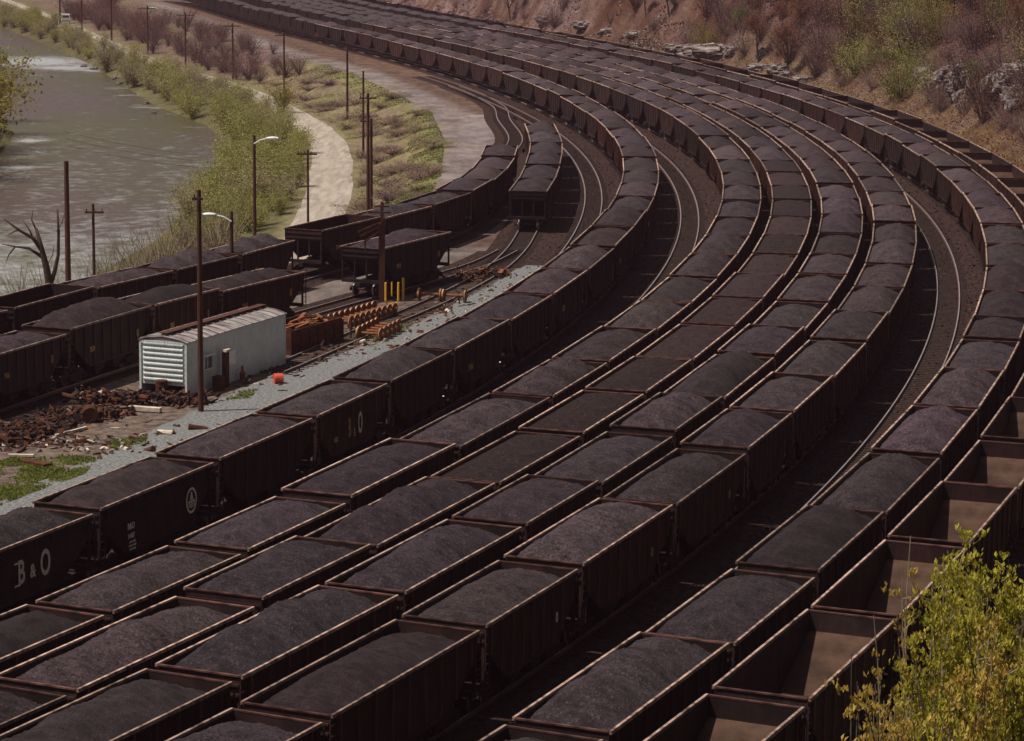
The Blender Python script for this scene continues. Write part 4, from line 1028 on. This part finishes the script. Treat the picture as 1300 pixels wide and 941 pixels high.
for i in range(4200):
    y = rng.uniform(190, 640); d = 5 + rng.random() ** 1.2 * 34; x = tx('T7', y) + d * 1.1; z = height(x, y); r_ = rng.uniform(.4, 1.1); hh = rng.uniform(.5, 1.7)
    for q in range(26): cs3.append((x + rng.normal() * r_ * .6, y + rng.normal() * r_ * .6, z + rng.random() * hh))
nb = MB(); nb.quads(np.array(cs3), rng.uniform(.08, .24, len(cs3)), rng, 0, 0, .5)
tag(link('hillside_brush', nb.mesh('hillside_brush', 'mauve')), 'low mauve brush scattered over the hillside between the trees', 'brush', kind='stuff')
cs4 = []
while len(cs4) < 26000:
    y = rng.uniform(400, 640); d = 4 + rng.random() ** 1.3 * 45; x = tx('T7', y) + d * 1.1
    if noise.fractal((x * .12, y * .07, 2), 1, 2, 4) + .3 * noise.noise((x * .6, y * .3, 1)) > -.02: cs4.append((x, y, height(x, y) + rng.random() * .3))
lb = MB(); lb.quads(np.array(cs4), rng.uniform(.15, .7, len(cs4)), rng, 0, .3, .8)
tag(link('loose_rock', lb.mesh('loose_rock', 'stone')), 'loose grey rock strewn over the bare cut slope at the top', 'rock', kind='stuff')
# lumps of coal and stone spilled between the rails
sp = []
for k in ('E1', 'E2', 'E3', 'T1', 'T6'):
    for i in range(3800):
        y = 95 + rng.random() ** 1.3 * 260; sp.append((tx(k, y) + rng.normal() * 1.5 * 1.2, y, -.15))
sb = MB(); sp = np.array(sp); sb.quads(sp, rng.uniform(.06, .24, len(sp)), rng, 0, 1.5, .7); sb.m = [int(v) for v in rng.choice([0, 0, 0, 1, 2], len(sp))]
tag(link('spilled_coal', sb.mesh('spilled_coal', ['coal', 'ballast_rusty', 'iron'])), 'coal lumps and stones spilled over the empty track lanes', 'coal', kind='stuff')
# grass tufts on the road slope and the green corner at lower left
cs = []
for i in range(42000):
    y = 232 + rng.random() ** 1.3 * 190; t = rng.random() ** .8; x = XRD(y) + 2.8 + (XL(y) - XRD(y) - 3) * t
    if noise.noise((x * .15, y * .15, 3.3)) + (.35 if XL(y) - x < 4 or x - XRD(y) < 4 else 0) > .12: cs.append((x, y, height(x, y) + rng.random() * .15))
gb = MB(); gb.quads(np.array(cs), rng.uniform(.08, .24, len(cs)), rng, 0, 0, .6)
tag(link('slope_grass', gb.mesh('slope_grass', 'green')), 'patchy green grass on the slope between dirt road and yard', 'grass', kind='stuff')
def grasspatch(poly, n, label, seed, size=(.05, .14)):
    rng = np.random.default_rng(seed); xs = [p[0] for p in poly]; ys = [p[1] for p in poly]; cs = []
    while len(cs) < n:
        px, py = rng.uniform(min(xs), max(xs)), rng.uniform(min(ys), max(ys)); ins = False; j = len(poly) - 1
        for i in range(len(poly)):
            if (poly[i][1] > py) != (poly[j][1] > py) and px < (poly[j][0] - poly[i][0]) * (py - poly[i][1]) / (poly[j][1] - poly[i][1]) + poly[i][0]: ins = not ins
            j = i
        if ins:
            p = at(px, py, G0)
            if noise.noise((p.x * .7, p.y * .5, seed)) + .5 * noise.noise((p.x * 2.5, p.y * 1.8, seed)) + rng.normal() * .22 > -.05: cs.append((p.x, p.y, p.z + rng.random() * .08))
    gb = MB(); gb.quads(np.array(cs), rng.uniform(size[0], size[1], n) * 1.6, rng, 0, 0, .5)
    tag(link('grass', gb.mesh('grass', 'grass')), label, 'grass', kind='stuff')
grasspatch([(-20, 600), (60, 588), (128, 592), (112, 612), (40, 640), (-20, 665)], 9000, 'bright green grass corner at the lower left beside the gravel', 21)
grasspatch([(140, 572), (190, 562), (186, 576), (150, 582)], 900, 'small green grass patch near the gravel below the boxcar', 22)
grasspatch([(440, 428), (520, 405), (530, 415), (470, 445)], 900, 'thin grass between the wheelset rows and the gravel', 23)
grasspatch([(285, 508), (330, 500), (320, 512), (290, 516)], 400, 'yellowish grass tuft at the foot of the tall dark pole', 24)

# dead tree by the river
def dead_tree():
    base = gnd(-32.2, 184.5); r = link('dead_tree', None, loc=base); tag(r, 'dead forked tree with broken limbs before the river at far left', 'tree')
    s = 184.5 / F; z0 = hz(385, base) - base.z; Z = lambda py: hz(py, base) - base.z; X = lambda px: (px - 55) * s
    mb = MB(); mb.tube([(X(55), 0, 0), (X(56), 0, Z(372)), (X(52), 0, Z(345)), (X(46), 0, Z(320)), (X(40), 0, Z(296))], [.34, .28, .24, .18, .11], 9)
    mb.tube([(X(56), 0, Z(370)), (X(62), .1, Z(352)), (X(67), .2, Z(330)), (X(68), .2, Z(300)), (X(67), .2, Z(272))], [.18, .15, .12, .10, .06], 8); link('trunk', mb.mesh('trunk', 'darkbark', True), r)
    mb = MB(); mb.tube([(X(46), 0, Z(322)), (X(36), -.1, Z(308)), (X(20), -.3, Z(298)), (X(0), -.4, Z(283))], [.18, .13, .10, .04], 7)
    mb.tube([(X(47), 0, Z(332)), (X(30), .2, Z(322)), (X(12), .3, Z(320)), (X(-6), .4, Z(317))], [.14, .10, .06, .03], 6)
    for a_, b_, c_ in (((40, 298), (34, 285), (36, 272)), ((20, 298), (12, 300), (2, 306)), ((36, 308), (30, 296), (22, 286)), ((67, 300), (73, 288), (76, 278)), ((52, 345), (60, 330), (62, 318)), ((12, 320), (4, 330), (-2, 345))): mb.tube([(X(a_[0]), 0, Z(a_[1])), (X(b_[0]), .1, Z(b_[1])), (X(c_[0]), .2, Z(c_[1]))], [.07, .045, .02], 5)
    link('limb', mb.mesh('limb', 'darkbark', True), r)
dead_tree()
# rocks
def rock_mesh(seed, sub=4):
    import bmesh
    bm = bmesh.new(); bmesh.ops.create_icosphere(bm, subdivisions=sub, radius=1)
    for v in bm.verts:
        p = v.co.copy(); q = Vector((round(p.x * 2.2) / 2.2, round(p.y * 2.2) / 2.2, round(p.z * 3.5) / 3.5)); v.co = p.lerp(q, .55) * (1 + noise.fractal(p * 2.1 + Vector((seed, 0, 0)), 1, 2, 4) * .28)
    me = bpy.data.meshes.new('rock'); bm.to_mesh(me); bm.free(); me.materials.append(M['stone']); return me
RK = [rock_mesh(i) for i in range(3)]
rocks = [(898, 66, 40, 12), (868, 62, 22, 8), (924, 64, 12, 10), (962, 66, 9, 9), (985, 84, 20, 8), (1012, 97, 18, 6), (1186, 102, 20, 12), (1204, 96, 18, 16), (1226, 90, 20, 15), (1250, 84, 22, 14), (1262, 112, 18, 22), (1280, 98, 20, 18), (1297, 86, 24, 14), (1222, 120, 14, 12), (1294, 120, 18, 18), (800, 44, 14, 6), (735, 32, 16, 6), (955, 84, 16, 7), (1172, 88, 14, 10), (1210, 108, 12, 10), (1240, 100, 16, 16), (1286, 112, 16, 12), (850, 58, 14, 6), (884, 72, 18, 6), (994, 90, 12, 6), (690, 26, 18, 6), (765, 40, 14, 5)]
for i, (px, py, w, h) in enumerate(rocks):
    q = hit(px, py)
    if q is None: continue
    s = q.y / F * (1.25 if px > 1150 else 1)
    o = link('rock_outcrop', RK[i % 3], loc=q + Vector((0, 0, h * s * .3)), rot=(0, 0, rnd.uniform(-.4, .4)), scale=(w * s, w * s * .8, h * s))
    tag(o, 'pale rock outcrop on the hillside, %s from the left' % ordinal(1 + sorted(r_[0] for r_ in rocks).index(px)), 'rock', 'rock outcrops on the hillside')
for i, (px, py, w) in enumerate([(113, 98, 5), (142, 110, 7), (146, 116, 5), (190, 152, 3), (264, 165, 3), (180, 140, 4), (100, 95, 4)]):
    q = at(px, py, -5.0); s = q.y / F
    tag(link('river_rock', RK[i % 3], loc=q, rot=(0, 0, i), scale=(w * s, w * s, w * s * .6)), 'small pale rock at the water edge, number %s upstream' % ordinal(i + 1) if False else 'small pale rock at the right waterline of the river', 'rock', 'small rocks at the waterline')
# far white van and pale shed
def van():
    p = gnd(-104.5, 612) if False else None
    q = at(76, 41, -3.0); q.z = height(q.x, q.y)
    r = link('parked_van', None, loc=q, rot=(0, 0, R(100))); tag(r, 'small white and blue van on the dirt road at top left', 'van')
    mb = MB(); mb.prism([(-1.4, .8), (-1.4, 2.1), (1.3, 2.1), (1.75, 1.4), (2.3, 1.25), (2.35, .8)], -.9, .9, 0); mb.prism([(-1.42, .35), (-1.42, .799), (2.4, .799), (2.4, .35)], -.92, .92, 1)
    m, nt_, b = new_mat('blue_panel'); b.inputs['Base Color'].default_value = (.16, .28, .34, 1)
    link('body', mb.mesh('body', ['lampw', m]), r)
    mb = MB(); mb.box(-1.1, 1.1, -.92, -.901, 1.35, 1.8); mb.box(-1.1, 1.1, .901, .92, 1.35, 1.8); mb.box(-1.42, -1.401, -.7, .7, 1.35, 1.85); link('window', mb.mesh('window', 'glass'), r)
    for x in (-.9, 1.6):
        for y in (-.85, .85):
            mb = MB(); mb.tube([(0, -.1, 0), (0, .1, 0)], .34, 14); link('wheel', mb.mesh('wheel', 'under'), r, loc=(x, y, .34))
van()
q = at(186, 25, -.5); q.z = height(q.x, q.y); mb = MB(); mb.box(-.9, .9, -.7, .7, 0, .8); mb.prism([(-1, .801), (1, .801), (.7, 1.0), (-.7, 1.0)], -.8, .8)
single('white_cabinet', mb, 'lampw', 'tiny bright white equipment box beside the far tracks', 'box', loc=q)
q = at(138, 9, -.5); q.z = height(q.x, q.y)
r = link('small_shed', None, loc=q); tag(r, 'small pale grey shed by the tracks at the very top left', 'shed')
mb = MB(); mb.box(-1.8, 1.8, -1.5, 1.5, 0, 2.2); link('wall', mb.mesh('wall', 'pale'), r)
mb = MB(); mb.prism([(-2, 2.201), (2, 2.201), (0, 3.0)], -1.7, 1.7); link('roof', mb.mesh('roof', 'roof'), r)
mb = MB(); mb.box(-.4, .4, -1.53, -1.501, .05, 1.9); link('door', mb.mesh('door', 'glass'), r)

# shrubs on the near hillside, lower right
def sapling(seed, base, h, w, stems, clusters, mat, smat, label, ls=.078, name='hillside_sapling', lean=(0, 0)):
    rng = np.random.default_rng(seed); st = MB(); C = []; B = []
    for k in range(stems):
        a = rng.uniform(0, 6.283); rr = w * rng.uniform(.2, 1); hh = h * rng.uniform(.72, 1)
        n = 9; P = []
        for i in range(n):
            t = i / (n - 1); P.append(Vector((math.cos(a) * rr * t ** 1.3 + lean[0] * t * h + math.sin(t * 5 + k) * .07, math.sin(a) * rr * t ** 1.3 + math.cos(t * 4 + k) * .07, hh * t)))
        st.tube(P, list(np.linspace(.022, .005, n)), 5, cap=False)
        for j in range(max(3, clusters // stems)):
            t = rng.uniform(.35, 1.0); i = min(n - 2, int(t * (n - 1))); p = P[i].lerp(P[i + 1], t * (n - 1) - i)
            d = Vector((rng.normal(), rng.normal(), abs(rng.normal()) * .8 + .3)).normalized(); l = rng.uniform(.15, .75) * (1.15 - t * .6) * h / 6
            e = p + d * l; st.tube([p, p.lerp(e, .5) + Vector((0, 0, -.01)), e], [.006, .004, .002], 3, cap=False)
            for m_ in range(int(4 + l * 16)):
                u = rng.uniform(.25, 1.05); q = p.lerp(e, u) + Vector(rng.normal(size=3) * .03); C.append(q); B.append(d)
    fo = MB(); C = np.array([tuple(c) for c in C])
    for c in C:
        for q in range(2):
            up = Vector((rng.normal() * .5, rng.normal() * .5, 1)).normalized(); s_ = up.orthogonal().normalized(); s_.rotate(Matrix.Rotation(rng.uniform(0, 6.28), 3, up)); l = ls * rng.uniform(.5, 1.3)
            c0 = Vector(c) + Vector(rng.normal(size=3) * .018); nn = up.cross(s_) * l * .15
            fo.face([c0, c0 + up * l * .5 + s_ * l * .28 + nn, c0 + up * l, c0 + up * l * .5 - s_ * l * .28 + nn])
    r = link(name, None, loc=base); tag(r, label, 'sapling', None); link('foliage', fo.mesh('foliage', mat), r); link('stems', st.mesh('stems', smat), r)
def nearpt(px, D): x = (px - 650) / F * D; return gnd(x, D)
def toph(py, b): return hz(py, b) - b.z
specs = [(1280, 33, 686, .75, 15, 470, 'spring', 'bark', 'bright green leafing shrub at the right edge of the near hillside'),
         (1244, 31, 700, .5, 9, 250, 'spring', 'paletwig', 'tall green sapling with pale stems just left of the right edge'),
         (1212, 29, 722, .50, 7, 150, 'spring', 'paletwig', 'sapling whose two pale stems arch up before the empty cars'),
         (1172, 30, 775, .65, 12, 95, 'spring2', 'paletwig', 'ochre-budded twiggy shrub in front of the empty cars'),
         (1134, 28, 815, .5, 10, 80, 'spring2', 'bark', 'leftmost low twiggy shrub with ochre buds'),
         (1262, 28, 790, .7, 11, 190, 'spring2', 'paletwig', 'ochre-budded shrub in front of the bright green shrub'),
         (1305, 30, 740, .7, 12, 320, 'spring', 'bark', 'green shrub cut off by the right frame edge'),
         (1195, 27, 860, .7, 10, 120, 'spring2', 'bark', 'low ochre shrub at the bottom right below the pale stems'),
         (1245, 26, 885, .8, 11, 200, 'spring', 'bark', 'lowest green shrub at the bottom right corner'),
         (1180, 30, 664, .12, 2, 22, 'spring2', 'paletwig', 'single slender budding shoot rising above the other shrubs')]
for i, (px, D, top, w, st_, cl_, m_, sm, lab) in enumerate(specs):
    b = nearpt(px, D); sapling(100 + i, b, toph(top, b), w, st_, cl_, m_, sm, lab)

# ------------------------------------------------------------------ light
w = bpy.data.worlds.new('World'); SC.world = w; w.use_nodes = True; nt = w.node_tree
bg = nt.nodes['Background']; sky = nt.nodes.new('ShaderNodeTexSky'); sky.sky_type = 'NISHITA'; sky.sun_disc = False
SD = Vector((-.50, -.13, 1.0)).normalized()
sky.sun_elevation = math.asin(SD.z); sky.sun_rotation = math.atan2(SD.x, SD.y) % (2 * math.pi)
sky.dust_density = 3.0
hs = nt.nodes.new('ShaderNodeHueSaturation'); hs.inputs['Saturation'].default_value = .45; nt.links.new(sky.outputs[0], hs.inputs['Color']); nt.links.new(hs.outputs[0], bg.inputs[0]); bg.inputs[1].default_value = .05
ld = bpy.data.lights.new('sun', 'SUN'); ld.energy = 5.0; ld.angle = R(.55); ld.color = (1, .89, .80)
lo = bpy.data.objects.new('sun', ld); COL.objects.link(lo); lo.rotation_euler = SD.to_track_quat('Z', 'Y').to_euler()
HAZE = 0.00011
if HAZE:
    mb = MB(); mb.box(-260, 260, -30, 1000, -12, 62)
    m = bpy.data.materials.new('haze_air'); m.use_nodes = True; t_ = m.node_tree; t_.nodes.remove(t_.nodes['Principled BSDF'])
    v = t_.nodes.new('ShaderNodeVolumePrincipled'); v.inputs['Color'].default_value = (.88, .52, .66, 1); v.inputs['Density'].default_value = HAZE; v.inputs['Anisotropy'].default_value = .1
    t_.links.new(v.outputs[0], t_.nodes['Material Output'].inputs['Volume'])
    me = bpy.data.meshes.new('haze'); me.from_pydata(mb.v, [], mb.f); me.materials.append(m)
    tag(link('haze', me), kind='stuff')
SC.view_settings.view_transform = 'Standard'; SC.view_settings.look = 'None'; SC.view_settings.exposure = 0; SC.view_settings.gamma = 1
SC.render.engine = 'CYCLES'; SC.cycles.max_bounces = 5; SC.cycles.diffuse_bounces = 2; SC.cycles.volume_bounces = 0; SC.cycles.transparent_max_bounces = 4
